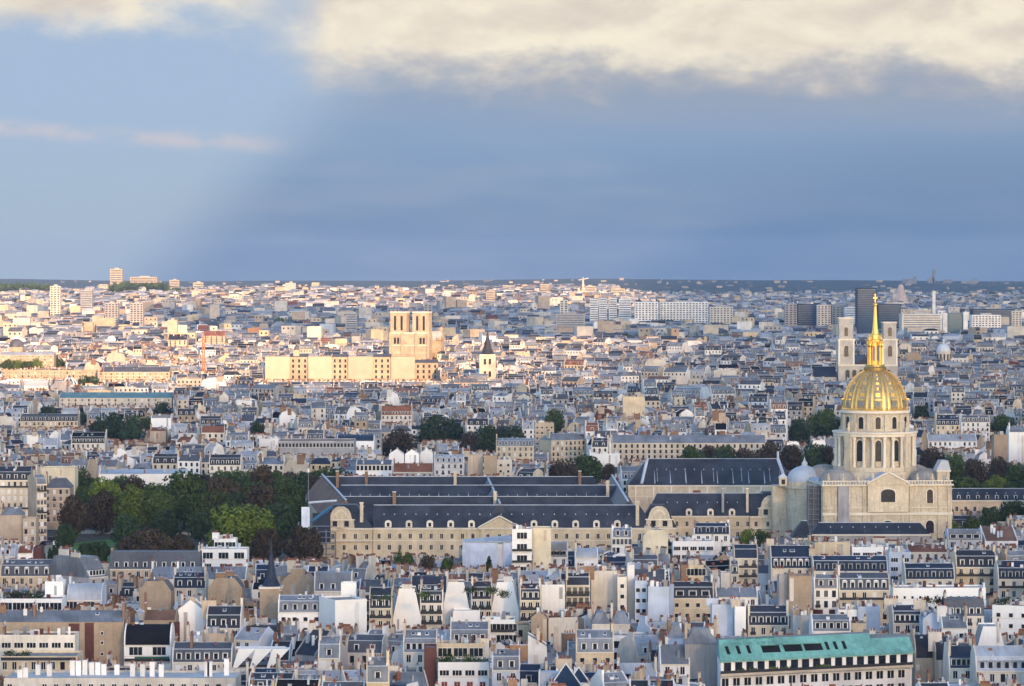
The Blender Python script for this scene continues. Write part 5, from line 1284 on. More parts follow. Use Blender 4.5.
hb('beige house in front of the tree with blank wall', 150, 166, 431, 444, h=21, d=10, style='gable', wall='beige', roof='tile', rh=2, blank=True, nc=1)
hb('dark slate roof with white windows above the left end of the palace trees', 209, 241, 465, 473, h=19, d=11, wall='off', roof='slate', rh=5, nd=6, nc=1)
hb('large flat brown-roofed hall with colonnade behind the park', 278, 354, 442, 455, h=22, d=26, style='flat', wall='grey', roof='btile', wk=['dark', None, 'tall', None], nw=22, fl=3.6, nc=0, bare=True)
hb('white flat building left of the brown-roofed hall', 259, 279, 440, 448, h=20, d=14, style='flat', wall='bright', roof='palegrav', blank=True, nc=0)
hb('building with low navy dome-like roof right of the brown-roofed hall', 337, 374, 441, 447, h=17, d=20, style='curve', wall='white', roof='navy', rh=3.4, blank=True, nc=0, nodorm=True)
hb('white loft building with a row of tall windows behind the palace roofs', 356, 392, 465, 476, h=20, d=11, style='shed', wall='bright', roof='gslate', rh=2, wk=['loft'], nw=9, fl=5, nc=0)
hb('red tiled roof building right of the white loft building', 393, 433, 472, 477, h=18, d=12, style='gable', wall='grey', roof='tile', rh=4, nc=1)
hb('first white gable behind the red tiled roof', 389, 404, 455, 465, h=21, d=9, side=True, style='gable', wall='bright', roof='zinc', rh=2.5, blank=True, nc=0)
hb('second white gable behind the red tiled roof', 405, 419, 455, 465, h=21, d=9, side=True, style='gable', wall='bright', roof='zinc', rh=2.5, blank=True, nc=0)
hb('third white gable behind the red tiled roof', 420, 433, 454, 464, h=21, d=9, side=True, style='gable', wall='bright', roof='zinc', rh=2.5, blank=True, nc=0)
hb('pale zinc house with white gable right of the red tiled roof', 434, 464, 463, 476, h=18, d=10, style='mansard', wall='white', roof='lzinc', rh=4, nc=1)
hb('tan windowless block left of a second tan block above the palace', 468, 483, 456, 475, h=25, d=10, style='flat', wall='beige', roof='gravel', blank=True, nc=1)
hb('second tan windowless block with a grey edge above the palace', 484, 497, 457, 475, h=25, d=10, style='flat', wall='tan', roof='gravel', blank=True, nc=0)
hb('pale blocky house with round-arched windows above the palace', 497, 512, 461, 475, h=22, d=10, style='flat', wall='off', roof='zinc', wk=['square'], nc=1)
hb('purplish mansard block with rows of white windows in the upper middle', 381, 412, 415, 423, h=20, d=12, style='steep', wall='off', roof='tile', rh=6, nd=9, nc=2)
hb('beige tower-like house at the head of the diagonal avenue', 535, 554, 424, 446, h=28, d=14, style='flat', wall='beige', roof='navy', nc=1, wk=['square'])
hb('long cream avenue front running away diagonally', 549, 588, 440, 462, h=20, d=14, style='hip', wall='cream', roof='zinc', rh=3.5, rot=28, nc=1)
hb('cream avenue houses left of the tower-like house', 496, 534, 446, 461, h=20, d=12, wall='cream', roof='zinc', rh=4, nc=2)
hb('long cream institution with zinc roof and two rows of windows', 612, 766, 443, 460, h=19, d=14, style='gable', wall='pale', roof='zinc', rh=4.2, wk=['dark'], sp=3.2, nc=4)
hb('tall blank cream tower block among the central roofs', 623, 645, 398, 414, h=32, d=12, style='flat', wall='cream', roof='navy', blank=True, nc=1)
hb('white flat house in front of the long institution', 590, 620, 455, 464, h=18, d=11, style='flat', wall='bright', roof='palegrav', blank=True, nc=1)
hb('first white gable with dark roofs left of the golden dome drum', 809, 829, 455, 452, h=12, d=11, style='steep', nodorm=True, side=True, wall='bright', roof='slate', rh=8, blank=True, nc=1)
hb('second white gable with dark roofs further left of the drum', 783, 803, 457, 454, h=12, d=11, style='steep', nodorm=True, side=True, wall='white', roof='slate', rh=8, blank=True, nc=1)
hb('navy mansard house with cream front right of the gold dome foot', 936, 960, 425, 432, h=20, d=12, wall='cream', roof='navy', rh=6.2, nd=5, nc=1)
hb('white balconied block with grey roof right of the drum', 961, 990, 422, 432, h=20, d=12, wall='bright', roof='gslate', rh=4, nd=6, nc=1)
hb('long white low block right of the drum above the trees', 928, 977, 441, 449, h=18, d=12, style='gable', wall='bright', roof='lzinc', rh=3.6, nc=1)
hb('tan blank wall standing above the right-hand trees', 994, 1008, 436, 462, h=30, d=10, style='flat', wall='tan', roof='gravel', blank=True, nc=1)
hb('white blank-walled house at the right edge above the trees', 1009, 1030, 432, 462, h=27, d=12, style='gable', wall='bright', roof='zinc', rh=3, blank=True, nc=1)
# low sheds with special shapes
hb('long blue-green roofed hall on the left of the city', 59, 172, 398, 406, h=15, d=26, style='gable', wall='pale', roof='teal', rh=4.0, wk=['tall'], sp=5, nc=0)
hb('pale sunlit palace wing with grey roof on the left', 103, 170, 372, 380, h=20, d=18, style='gable', wall='nave', roof='gslate', rh=4.5, wk=['tall'], sp=5, nc=0, gz=0)
hb('sunlit flat-topped palace wall on the far left', 0, 54, 355, 362, h=24, d=18, style='gable', wall='nave', roof='lzinc', rh=3, wk=['tall'], sp=6, nc=0)
hb('long sunlit beige front under the flat-topped palace wall', 0, 96, 371, 378, h=18, d=14, style='flat', wall='nave', roof='gravel', wk=['tall'], sp=6, nc=0, bare=True)
hb('sunlit church hall with steep dark roof on the left', 168, 187, 340, 345, h=26, d=22, style='gable', wall='beige', roof='slate', rh=7, nc=0, wk=['loft'], nw=4)
hb('sunlit house with red pitched roof beside the crane mast', 203, 225, 336, 343, h=22, d=20, style='gable', wall='nave', roof='tile', rh=7, nc=0, wk=['loft'], nw=4)
hb('white tent-like roof hall near the left trees', 22, 49, 386, 389, h=9, d=24, style='gable', wall='white', roof='palegrav', rh=5, nc=0, blank=True)
for b in HAND: build_near(b, RB)

# white slanted roof lights like three fins
fn = thing('roof_light_fins', 'three white slanted triangular roof lights on a low school roof', 'roof lights', (x_for(273, 905, 18), 905, 0))
b = MB(); b.box(-11, 11, 0, 12, 0, 15.5, WALLS['off']); put(b, 'wall', fn)
for i in range(3):
    b = MB(); x = -10.5 + i * 4.4; b.extry([(x, 15.6), (x + 1.2, 15.6), (x + 6.0, 20.6), (x + 1.6, 20.6)], 0.2 - i * .3, 3.2, M_FRAME); put(b, 'fin', fn)
b = MB(); b.box(-10.9, 10.9, 3.4, 11.9, 15.501, 16.0, ROOFS['slate']); b.box(-10, 3, 3.5, 5, 20.2, 20.7, M_FRAME); put(b, 'roof', fn)
take(fn.location.x, 911, 0, 22, 13); sight(256, 292, 662, 903)
# dark glass pyramids
for px_, q_, lab in ((566, 5.5, 'dark glass pyramid roof at the bottom centre'), (579, 4.6, 'smaller dark glass pyramid roof right of its twin')):
    Dp = dist_for(686, 17); r_ = thing('pyramid_roof_light', lab, 'glass roof', (x_for(px_, Dp, 17), Dp + 4, 0))
    b = MB(); b.box(-q_ * .8, q_ * .8, -q_ * .7, q_ * .7, 0, 16.5, WALLS['off']); put(b, 'wall', r_)
    b = MB(); b.frustum((-q_ * .75, q_ * .75, -q_ * .65, q_ * .65, 16.51), (-.1, .1, -.1, .1, 16.5 + q_), M_DARKG)
    for sx_ in (-1, 1): b.bar((sx_ * q_ * .75, -q_ * .65, 16.55), (0, 0, 16.6 + q_), .13, M_FRAME)
    put(b, 'glass_roof', r_); take(r_.location.x, r_.location.y, 0, q_ * 1.6, q_ * 1.5); sight(px_ - 8, px_ + 8, 684, Dp)
# glasshouse dome on the left
gh = thing('glass_pavilion', 'pale glass domed pavilion with arched ribs among sunlit roofs', 'pavilion', (x_for(69.5, 2950, 10), 2950, 0))
b = MB(); b.lathe([(6.6, 0), (6.6, 15), (7, 15.2), (7, 16)], 16, WALLS['nave']); put(b, 'wall', gh)
b = MB(); b.lathe([(6.6 * math.cos(t), 16.01 + 9 * math.sin(t)) for t in np.linspace(0, 1.35, 7)] + [(.8, 27)], 16, M_GLASSB)
for k in range(8):
    for i in range(5):
        t, u = 1.35 * i / 5, 1.35 * (i + 1) / 5; a = math.pi * 2 * k / 8
        b.bar((6.7 * math.cos(t) * math.cos(a), 6.7 * math.cos(t) * math.sin(a), 16.1 + 9 * math.sin(t)), (6.7 * math.cos(u) * math.cos(a), 6.7 * math.cos(u) * math.sin(a), 16.1 + 9 * math.sin(u)), .35, M_FRAME)
put(b, 'dome', gh); take(gh.location.x, 2950, 0, 16, 16); sight(61, 78, 380, 2945)
# small domed church on the right skyline
ob = thing('small_domed_church', 'small pale church with ribbed white dome right of the golden spire', 'church', (x_for(943.5, 3700, 20), 3700, 0))
b = MB(); b.lathe([(7.5, 0), (7.5, 28), (8, 28.2), (8, 29)], 12, WALLS['off'])
for k in range(12):
    a = 2 * math.pi * k / 12; b.box(7.5 * math.cos(a) - .8, 7.5 * math.cos(a) + .8, 7.5 * math.sin(a) - .6, 7.5 * math.sin(a) + .6, 17, 26, M_GLASS)
put(b, 'drum', ob); b = MB(); b.lathe([(7.4 * math.cos(t), 29.01 + 8.5 * math.sin(t)) for t in np.linspace(0, 1.4, 7)] + [(.9, 40), (.2, 43)], 12, M_LEAD); put(b, 'dome', ob)
take(ob.location.x, 3700, 0, 17, 17); sight(936, 951, 345, 3695)
dm = thing('palace_dome', 'small dark square dome on the sunlit palace at the far left', 'dome', (x_for(16.5, 4100, 25), 4100, 0))
b = MB(); b.box(-8, 8, -8, 8, 0, 24, WALLS['nave']); put(b, 'wall', dm); b = MB(); b.lathe([(9, 24.01), (8.2, 28), (6, 31.5), (2, 33.5)], 8, ROOFS['gslate'], 0, 0, R(22.5)); put(b, 'dome', dm)
take(dm.location.x, 4100, 0, 17, 17); sight(9, 24, 352, 4090)
# ------------------------------------------------------------------ park, streets
def flat(name, pts, z, m, kind='structure', label=None):
    b = MB(); b.poly([(x, y, z) for x, y in pts], m); return tag(put(b, name), label, kind=kind)
def gp(px, D): return (x_for(px, D, 0), D)
PARKQ = [gp(40, 1400), gp(140, 1380), gp(330, 1400), gp(318, 1800), gp(150, 1820), gp(55, 1760)]
flat('park_ground', PARKQ, 0.05, mat('park_soil', (.07, .062, .045), var=.3))
flat('lawn', [gp(55, 1400), gp(120, 1392), gp(128, 1540), gp(60, 1500)], 0.12, mat('mown_grass', (.09, .19, .03), var=.3, scale=.15, fine=.2))
SANDM = mat('pale_sand_path', (.42, .34, .24), var=.12)
flat('path', [gp(40, 1372), gp(62, 1380), gp(72, 1500), gp(60, 1560), gp(40, 1470)], 0.16, SANDM)
flat('path', [gp(60, 1560), gp(215, 1548), gp(215, 1566), gp(60, 1582)], 0.2, SANDM)
flat('road', [gp(10, 1490), gp(47, 1478), gp(56, 1760), gp(62, 1900), gp(52, 1900), gp(38, 1700), gp(20, 1560)], 0.08, mat('asphalt', (.05, .05, .052), var=.2))
for px, D, w_, d_ in ((190, 1600, 150, 420), ): 
    x = x_for(px, D, 0); TAKEN.append((x, D - 5, 1, 0, 58, 205))
take(x_for(95, 1450, 0), 1440, 0, 50, 110); take(x_for(60, 1600, 0), 1610, 0, 24, 260); take(x_for(32, 1515, 0), 1515, 0, 26, 60)
sight(44, 330, 560, 1395)
# ------------------------------------------------------------------ trees
def crown_mesh(seed, lm, n=4200):
    rr = random.Random(seed); nr = np.random.default_rng(seed)
    blobs = []
    for i in range(26):
        a = rr.uniform(0, 2 * math.pi); u = rr.uniform(-.55, .95); q = math.sqrt(max(0, 1 - u * u)) * rr.uniform(.35, .78)
        blobs.append((q * math.cos(a), q * math.sin(a), u * .62, rr.uniform(.22, .40)))
    blobs.append((0, 0, -.05, .66)); blobs.append((0, 0, -.25, .6))
    wts = np.array([b_[3] ** 2 for b_ in blobs]); wts /= wts.sum()
    ci = nr.choice(len(blobs), n, p=wts); bl = np.array(blobs)
    v = nr.normal(size=(n, 3)); v /= np.linalg.norm(v, axis=1)[:, None]
    rad = bl[ci, 3] * (0.80 + 0.30 * nr.random(n) ** .7)
    c = bl[ci, :3] + v * rad[:, None] * np.array([1, 1, .85])
    nrm = v + nr.normal(size=(n, 3)) * .55; nrm /= np.linalg.norm(nrm, axis=1)[:, None]
    t = np.cross(nrm, nr.normal(size=(n, 3))); t /= np.linalg.norm(t, axis=1)[:, None]; s_ = np.cross(nrm, t)
    sz = (0.036 + 0.040 * nr.random(n))[:, None]
    P = np.stack([c - t * sz, c - s_ * sz * .7, c + t * sz, c + s_ * sz * .7], 1).reshape(-1, 3)
    P[:, 2] += .62
    me = bpy.data.meshes.new('crown'); me.vertices.add(len(P)); me.vertices.foreach_set('co', P.astype(np.float32).ravel())
    me.loops.add(len(P)); me.loops.foreach_set('vertex_index', np.arange(len(P), dtype=np.int32)); me.polygons.add(n)
    me.polygons.foreach_set('loop_start', np.arange(0, len(P), 4, dtype=np.int32)); me.polygons.foreach_set('loop_total', np.full(n, 4, dtype=np.int32))
    me.materials.append(lm); me.update(calc_edges=True)
    return me
CROWN = {(k, s): crown_mesh(s * 7 + i, LEAF[k]) for i, k in enumerate(LEAF) for s in range(3)}
CROWN_BIG = {k: crown_mesh(50 + i, LEAF[k], 9000) for i, k in enumerate(LEAF)}
tb = MB(); tb.lathe([(.06, 0), (.042, .10), (.034, .5), (.02, 1.0)], 7, M_BARK)
for k in range(6):
    a = k * 1.05; tb.bar((0, 0, .30 + .05 * k), (.38 * math.cos(a), .38 * math.sin(a), .75 + .06 * k), .014, M_BARK)
TRUNK = tb.mesh('trunk')
TC = {'green': 'mid green', 'lime': 'bright yellow-green', 'dark': 'dark green', 'copper': 'dark copper-brown'}
tree_n = {}
def tree(px0, px1, yt, kind, hh=22.0, label=None, D=None, big=False, yb=None, group='broad-leaved trees in the city'):
    Dd = D or dist_for(yt, hh)
    gz = 0
    w = x_for(px1, Dd, hh) - x_for(px0, Dd, hh); x = x_for((px0 + px1) / 2, Dd, hh)
    r_ = thing('tree', label or '-', 'tree', (x, Dd, 0), RT.uniform(0, 6), group)
    ch_ = min(hh * .86, max(w * .95, hh * .5)); 
    c = link('crown', CROWN_BIG[kind] if big else CROWN[(kind, RT.randrange(3))], r_, (0, 0, hh - ch_ * 1.02)); c.scale = (w / 1.9, w / 1.9, ch_ / 1.42)
    t = link('trunk', TRUNK, r_); t.scale = (hh * .55, hh * .55, hh * .8)
    r_['_k'] = kind; r_['_px'] = (px0 + px1) / 2; r_['_d'] = Dd
    take(x, Dd, 0, w * .6, w * .6)
    if yb: sight(px0 + 2, px1 - 2, yb, Dd)
    return r_
RT = random.Random(5)
NTH = ['first', 'second', 'third', 'fourth', 'fifth', 'sixth', 'seventh', 'eighth', 'ninth', 'tenth', 'eleventh', 'twelfth', 'thirteenth', 'fourteenth', 'fifteenth', 'sixteenth', 'seventeenth', 'eighteenth', 'nineteenth']
PK = 'park'
# (px0, px1, top, kind, height, label)
for a in (
 (86, 126, 479, 'lime', 24, 'tall yellow-green tree rising behind the copper trees of the park'),
 (112, 148, 486, 'lime', 22, 'broad bright green tree in the middle of the park'),
 (56, 92, 497, 'copper', 19, 'round copper-brown tree at the left corner of the park'),
 (82, 122, 492, 'copper', 19, 'larger copper-brown tree second from the street'),
 (138, 170, 482, 'green', 22, 'mid green tree between bright green and dark trees of the park'),
 (160, 208, 473, 'green', 26, 'tall wide dark crown with a pale bare trunk in the park'),
 (200, 246, 479, 'copper', 24, 'copper-brown tree behind the bright green round tree'),
 (240, 284, 482, 'copper', 24, 'copper-brown tree left of the palace scaffold'),
 (268, 306, 476, 'green', 24, 'green tree next to the palace mast'),
 (284, 318, 470, 'dark', 23, 'dark tree behind the scaffold at the palace corner'),
 (150, 182, 508, 'dark', 15, 'low dark green tree under the tall wide crown'),
 (108, 146, 513, 'dark', 15, 'dark green tree behind the lawn'),
 (214, 262, 470, 'dark', 24, 'dark green treetop above the copper trees'),
 (244, 276, 466, 'copper', 24, 'small copper-brown top at the back of the park'),
 (318, 352, 466, 'dark', 22, 'dark treetop above the left end of the palace roofs'),
 (262, 300, 502, 'dark', 18, 'dark green tree before the palace scaffold'),
 (186, 216, 510, 'dark', 16, 'shadowy tree left of the bright round tree'),
): tree(*a, group='trees in the park')
for i, px in enumerate(range(70, 330, 15)):
    for j, (dd, lab) in enumerate(((1560, 'front'), (1640, 'middle'), (1720, 'back'))):
        w_ = RT.uniform(24, 34); k_ = RT.choice(('copper', 'green', 'green', 'dark', 'green'))
        if abs(px - 100) < 45 and j == 0: continue
        c_ = px + j * 5
        tree(c_ - w_ / 2, c_ + w_ / 2, 0, k_, D=dd + RT.uniform(-15, 15), hh=RT.uniform(16, 21), label=f'{TC[k_]} tree, {NTH[i]} from the street in the {lab} row of the dense park trees', group='trees in the park')
for a in (
 (204, 275, 505, 'lime', 22, 'very large bright green domed tree at the front of the park'),
 (118, 178, 528, 'copper', 17, 'wide copper-brown tree above the grey mansard roof'),
 (168, 194, 534, 'copper', 14, 'small copper-brown tree beside the white modern house'),
 (284, 324, 526, 'copper', 18, 'dark copper tree standing before the palace left end'),
 (248, 284, 528, 'copper', 17, 'copper-green tree left of the dark copper tree'),
 (76, 112, 542, 'dark', 12, 'dark green tree on the lawn above the curved roof'),
 (55, 84, 556, 'green', 10, 'low green tree by the curved roof corner'),
 (54, 78, 524, 'dark', 13, 'dark green bushy tree beside the parked cars'),
 ): tree(*a, big=True, yb=a[2] + 20, group='trees in the park')
for a in (
 (415, 463, 414, 'dark', 24, 'big round dark green tree above the palace roofs'),
 (380, 417, 430, 'copper', 19, 'brownish trees left of the big round dark tree'),
 (458, 480, 432, 'copper', 18, 'brownish tree right of the big round dark tree'),
 (470, 502, 424, 'dark', 20, 'dark tree row start right of the big round tree'),
 (496, 530, 424, 'dark', 20, 'dark tree near the avenue houses'),
 (543, 566, 410, 'green', 24, 'green tree above the diagonal avenue tower house'),
 (546, 580, 458, 'copper', 20, 'left olive-brown tree at the end of the diagonal avenue'),
 (566, 606, 456, 'green', 20, 'right olive-brown tree at the end of the diagonal avenue'),
 (600, 616, 464, 'copper', 16, 'small dark tree beside the nave roof'),
 (84, 112, 420, 'copper', 17, 'brown tree left of the upper left round tree'),
 (94, 130, 411, 'dark', 24, 'dark round tree among the upper left roofs'),
 (118, 146, 414, 'dark', 24, 'second dark tree right of the upper left round tree'),
 (138, 156, 416, 'green', 18, 'small green tree beside the white blank-ended house'),
 (150, 174, 401, 'dark', 18, 'small dark round tree below the blue-green hall'),
 (35, 60, 405, 'dark', 17, 'dark tree at left below the blue-green hall'),
 (75, 101, 375, 'dark', 20, 'dark hedge-like tree above the blue-green hall'),
 (76, 88, 412, 'dark', 16, 'small dark tree beside the long cream house'),
 (0, 14, 360, 'green', 22, 'first sunlit tree at the left edge'),
 (8, 24, 359, 'lime', 22, 'second sunlit tree from the left edge'),
 (18, 34, 359, 'green', 22, 'third sunlit tree from the left edge'),
 (28, 43, 358, 'lime', 22, 'fourth sunlit tree from the left edge'),
 (50, 66, 358, 'green', 20, 'single sunlit tree by the glass pavilion'),
 (248, 266, 420, 'dark', 18, 'dark small tree in the roofs left of centre'),
 (678, 706, 447, 'green', 19, 'green tree before the long institution'),
 (700, 722, 446, 'copper', 18, 'copper-toned tree in front of the institution'),
 (713, 738, 445, 'dark', 20, 'dark green tree before the institution right half'),
 (732, 762, 449, 'copper', 18, 'copper-brown tree right of the institution trees'),
 (756, 788, 443, 'copper', 20, 'large copper-brown tree above the nave right end'),
 (780, 806, 445, 'copper', 19, 'copper-brown tree behind the round chapel'),
 (798, 834, 443, 'dark', 20, 'dark green tree left of the church drum'),
 (786, 812, 418, 'dark', 20, 'dark green tree below the two-towered church'),
 (808, 840, 410, 'green', 22, 'green tree touching the drum on the left'),
 (820, 836, 447, 'copper', 18, 'brown tree close to the drum on the left'),
 (916, 946, 448, 'copper', 20, 'olive tree right of the drum'),
 (938, 968, 455, 'green', 20, 'olive green tree right of the corner turret'),
 (960, 992, 460, 'copper', 20, 'brown tree above the side range'),
 (984, 1012, 458, 'copper', 20, 'wide brown tree at right above the side range'),
 (1004, 1030, 462, 'green', 20, 'brown-green tree at the right edge'),
 (948, 982, 474, 'green', 15, 'green tree directly above the side range roof'),
 (978, 1010, 475, 'lime', 14, 'light green tree directly above the side range roof'),
 (1004, 1030, 478, 'green', 14, 'green tree at the right edge above the side range'),
 (986, 1020, 416, 'green', 20, 'green tree at the upper right'),
 (912, 932, 404, 'dark', 18, 'dark tree right of the golden dome'),
 (940, 956, 428, 'dark', 14, 'dark tree in front of the navy mansard house'),
 (935, 962, 378, 'dark', 12, 'shaded small tree at the far upper right') if False else (960, 984, 516, 'green', 16, 'leafy tree left of the dark conifer group below the side range'),
 (976, 1004, 506, 'dark', 19, 'dark green tree in front of the side range'),
 (998, 1030, 500, 'dark', 21, 'tall dark tree at the right edge in front of the side range'),
 (936, 962, 521, 'lime', 15, 'bright green tree before the church right corner'),
 (925, 945, 524, 'green', 14, 'green shrubby tree touching the low range'),
 (739, 758, 528, 'lime', 17, 'bright green roof-garden tree below the palace right range'),
 (752, 772, 529, 'green', 17, 'second bright green tree below the palace right range'),
 (393, 404, 549, 'green', 22, 'light feathery tree before the palace front'),
 (402, 416, 549, 'green', 22, 'feathery tree right of its lighter neighbour'),
 (418, 440, 553, 'copper', 21, 'reddish shrubby tree before the palace front'),
 (440, 455, 554, 'green', 20, 'green shrubby tree before the palace front'),
): tree(*a, yb=(492 if a[0] > 930 and a[2] > 440 and a[2] < 500 else a[2] + (27 if a[2] > 400 and a[2] < 470 and a[4] > 18 else 14 if a[2] > 400 else 9)))
for i, (p, y, h) in enumerate(((489, 558, 21), (44, 553, 11), (50, 548, 10), (54, 546, 9), (58, 544, 8), (68, 553, 10))):
    Dd = dist_for(y, h); r_ = thing('conifer', ('dark pointed conifer before the sheeted building', 'largest clipped cone tree beside the path', 'second clipped cone tree along the path', 'third clipped cone tree along the path', 'smallest clipped cone tree along the path', 'clipped cone tree on the lawn')[i], 'conifer', (x_for(p, Dd, h), Dd, 0))
    me = bpy.data.meshes.new('crown'); nr = np.random.default_rng(i); n = 700; u = nr.random(n) ** .7; a = nr.random(n) * 6.28; rad = (1.9 * u + .1) * (.85 + .3 * nr.random(n)); zz = 1 + (h if i else 9) * (1 - u) ; z0 = 0 if i else h - 9.5
    c = np.stack([rad * np.cos(a), rad * np.sin(a), zz * (1 if i else 1) * (.92 if i else 1) + z0], 1); s1 = nr.normal(size=(n, 3)) * .28; s2 = nr.normal(size=(n, 3)) * .28
    P = np.stack([c - s1, c - s2, c + s1, c + s2], 1).reshape(-1, 3)
    me.from_pydata([tuple(q) for q in P], [], [(4 * k, 4 * k + 1, 4 * k + 2, 4 * k + 3) for k in range(n)]); me.materials.append(LEAF['dark']); link('crown', me, r_)
    b = MB(); b.lathe([(.2, 0), (.12, h * .8)], 6, M_BARK); put(b, 'trunk', r_)
# roof-terrace planting
tp = MB(); rl = random.Random(8)
def bush_row(name, px0, px1, D, z, n, label, s0=.9, kinds=('green', 'dark')):
    x0, x1 = x_for(px0, D, z), x_for(px1, D, z); b = MB()
    for i in range(n):
        cx_ = rl.uniform(x0, x1); cz = z + rl.uniform(.3, 1.6); m = LEAF[rl.choice(kinds)]
        for k in range(26):
            p = Vector((rl.gauss(0, .5), rl.gauss(0, .35), rl.gauss(0, .45))) * s0; u = Vector((rl.gauss(0, 1), rl.gauss(0, 1), rl.gauss(0, 1))).normalized() * .22; w = Vector((rl.gauss(0, 1), rl.gauss(0, 1), rl.gauss(0, 1))).normalized() * .22
            c = Vector((cx_, D, cz)) + p; b.poly((tuple(c - u), tuple(c - w), tuple(c + u), tuple(c + w)), m)
    tag(put(b, name), label, 'plants')
bush_row('terrace_plants', 439, 489, dist_for(665, 19) + 1.2, 19.3, 46, 'row of green shrubs along the white terrace with red shutters', 1.1)
bush_row('terrace_plants', 2, 44, dist_for(601, 19) + 3, 19.4, 60, 'dark shrubs on the roof terrace of the white modern block at left', 1.3, ('dark', 'green', 'copper'))
bush_row('terrace_plants', 994, 1012, dist_for(608, 21) + 4, 21.6, 14, 'dark plants on the roof of the white corner block', 1.1, ('dark',))
bush_row('terrace_plants', 922, 944, dist_for(607, 19.5) - 8, 21, 24, 'brown-green planting above the black-roofed row', 1.0, ('dark', 'copper'))
bush_row('terrace_plants', 0, 30, dist_for(659, 19.5) + .9, 19.6, 14, 'thin green planting behind the black balcony', .7, ('green', 'dark'))
for p0, p1, y, hz in ((370, 392, 597, 26), (419, 430, 594, 26), (466, 478, 588, 26), (487, 496, 590, 26), (498, 508, 593, 25)):
    bush_row('terrace_plants', p0, p1, dist_for(y, hz) + 0, hz - 1.2, 12, f'dark rooftop shrubs {["left of the first", "right of the first", "right of the second", "left of the third", "beside the third"][[370, 419, 466, 487, 498].index(p0)]} blank white gable', 1.0, ('dark', 'green'))
# ------------------------------------------------------------------ cars in the street by the park
cars = [((47, 1488), 'white', 'white van nearest the park trees'), ((41, 1465), 'pink', 'pale red car beside the white vans'), ((38, 1432), 'white', 'white delivery van in the middle of the street'), ((33, 1452), 'dark', 'black car beside the delivery van'), ((30, 1440), 'grey', 'grey car parked at the kerb'), ((27, 1462), 'dark', 'dark car parked further back at the kerb'), ((49, 1520), 'grey', 'grey car furthest along the street'), ((25, 1440), 'dark', 'black car closest to the beige annex'), ((44, 1508), 'dark', 'black car behind the white van')]
PM = {'white': mat('white_car_paint', (.75, .75, .75), rough=.3, var=.03), 'pink': mat('pale_red_car_paint', (.5, .28, .27), rough=.3, var=.03), 'dark': mat('black_car_paint', (.02, .02, .025), rough=.25, var=.03), 'grey': mat('grey_car_paint', (.2, .21, .22), rough=.3, var=.03)}
for (px, D), c, lab in cars:
    van = 'van' in lab; r_ = thing('van' if van else 'car', lab, 'van' if van else 'car', (x_for(px, D, 0), D + 60, .085), R(rl.uniform(60, 100)), 'cars parked in the street by the park')
    b = MB(); L, H = (5.2, 2.3) if van else (4.3, .85)
    if van: b.extr([(-1, .4), (-1, 1.9), (-.85, 2.4), (.85, 2.4), (1, 1.9), (1, .4)], -L / 2, L / 2 - 1.1, PM[c]); b.extr([(-1, .4), (-1, 1.3), (1, 1.3), (1, .4)], L / 2 - 1.099, L / 2, PM[c])
    else: b.extr([(-.88, .35), (-.9, .8), (-.8, .9), (.8, .9), (.9, .8), (.88, .35)], -L / 2, L / 2, PM[c]); b.frustum((-1.5, 1.1, -.75, .75, .901), (-1.0, .5, -.6, .6, 1.45), M_GLASS); b.box(-.95, .45, -.58, .58, 1.451, 1.5, PM[c])
    put(b, 'body', r_)
    for x in (-1.4, 1.4):
        for y in (-.85, .85): b = MB(); b.extry([(.33 * math.cos(t), .33 + .33 * math.sin(t)) for t in np.linspace(0, 6.283, 11)[:-1]], -.1, .1, M_IRON); put(b, 'wheel', r_, (x, y, 0))

# ------------------------------------------------------------------ the rest of the city
RF = random.Random(99)
FILL = []
def capped(b):
    """keep the sight lines: lower or drop a building that would stand in front of something read off the photograph"""
    hw = (b['w'] * abs(math.cos(b['rz'])) + b['d'] * abs(math.sin(b['rz']))) / 2
    top = b['h'] + b['rh'] + (1.6 if b['style'] != 'flat' else 1.0)
    Dn = b['cy'] - b['d'] / 2
    p0, _ = proj(b['cx'] - hw, Dn, b['h']); p1, _ = proj(b['cx'] + hw, Dn, b['h'])
    for s0, s1, yb, D in SIGHT:
        if b['cy'] < D and p1 > s0 and p0 < s1:
            zmax = z_for(yb, b['cy'])
            if top > zmax:
                cut = top - zmax; b['h'] -= cut; top -= cut
                if b['h'] < 5.5: return False
    return True
def pick(rr, Y, warm=0.5):
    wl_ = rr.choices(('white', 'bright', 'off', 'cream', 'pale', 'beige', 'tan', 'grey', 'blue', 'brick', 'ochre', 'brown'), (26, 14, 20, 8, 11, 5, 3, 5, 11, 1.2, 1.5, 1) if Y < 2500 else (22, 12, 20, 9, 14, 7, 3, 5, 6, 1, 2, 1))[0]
    rf_ = rr.choices(('zinc', 'lzinc', 'slate', 'navy', 'gslate', 'tile', 'btile', 'gravel', 'palegrav', 'black'), (34, 20, 14, 9, 12, 2, 3, 0, 0, 4))[0]
    return wl_, rf_
y = 800.0; row = 0
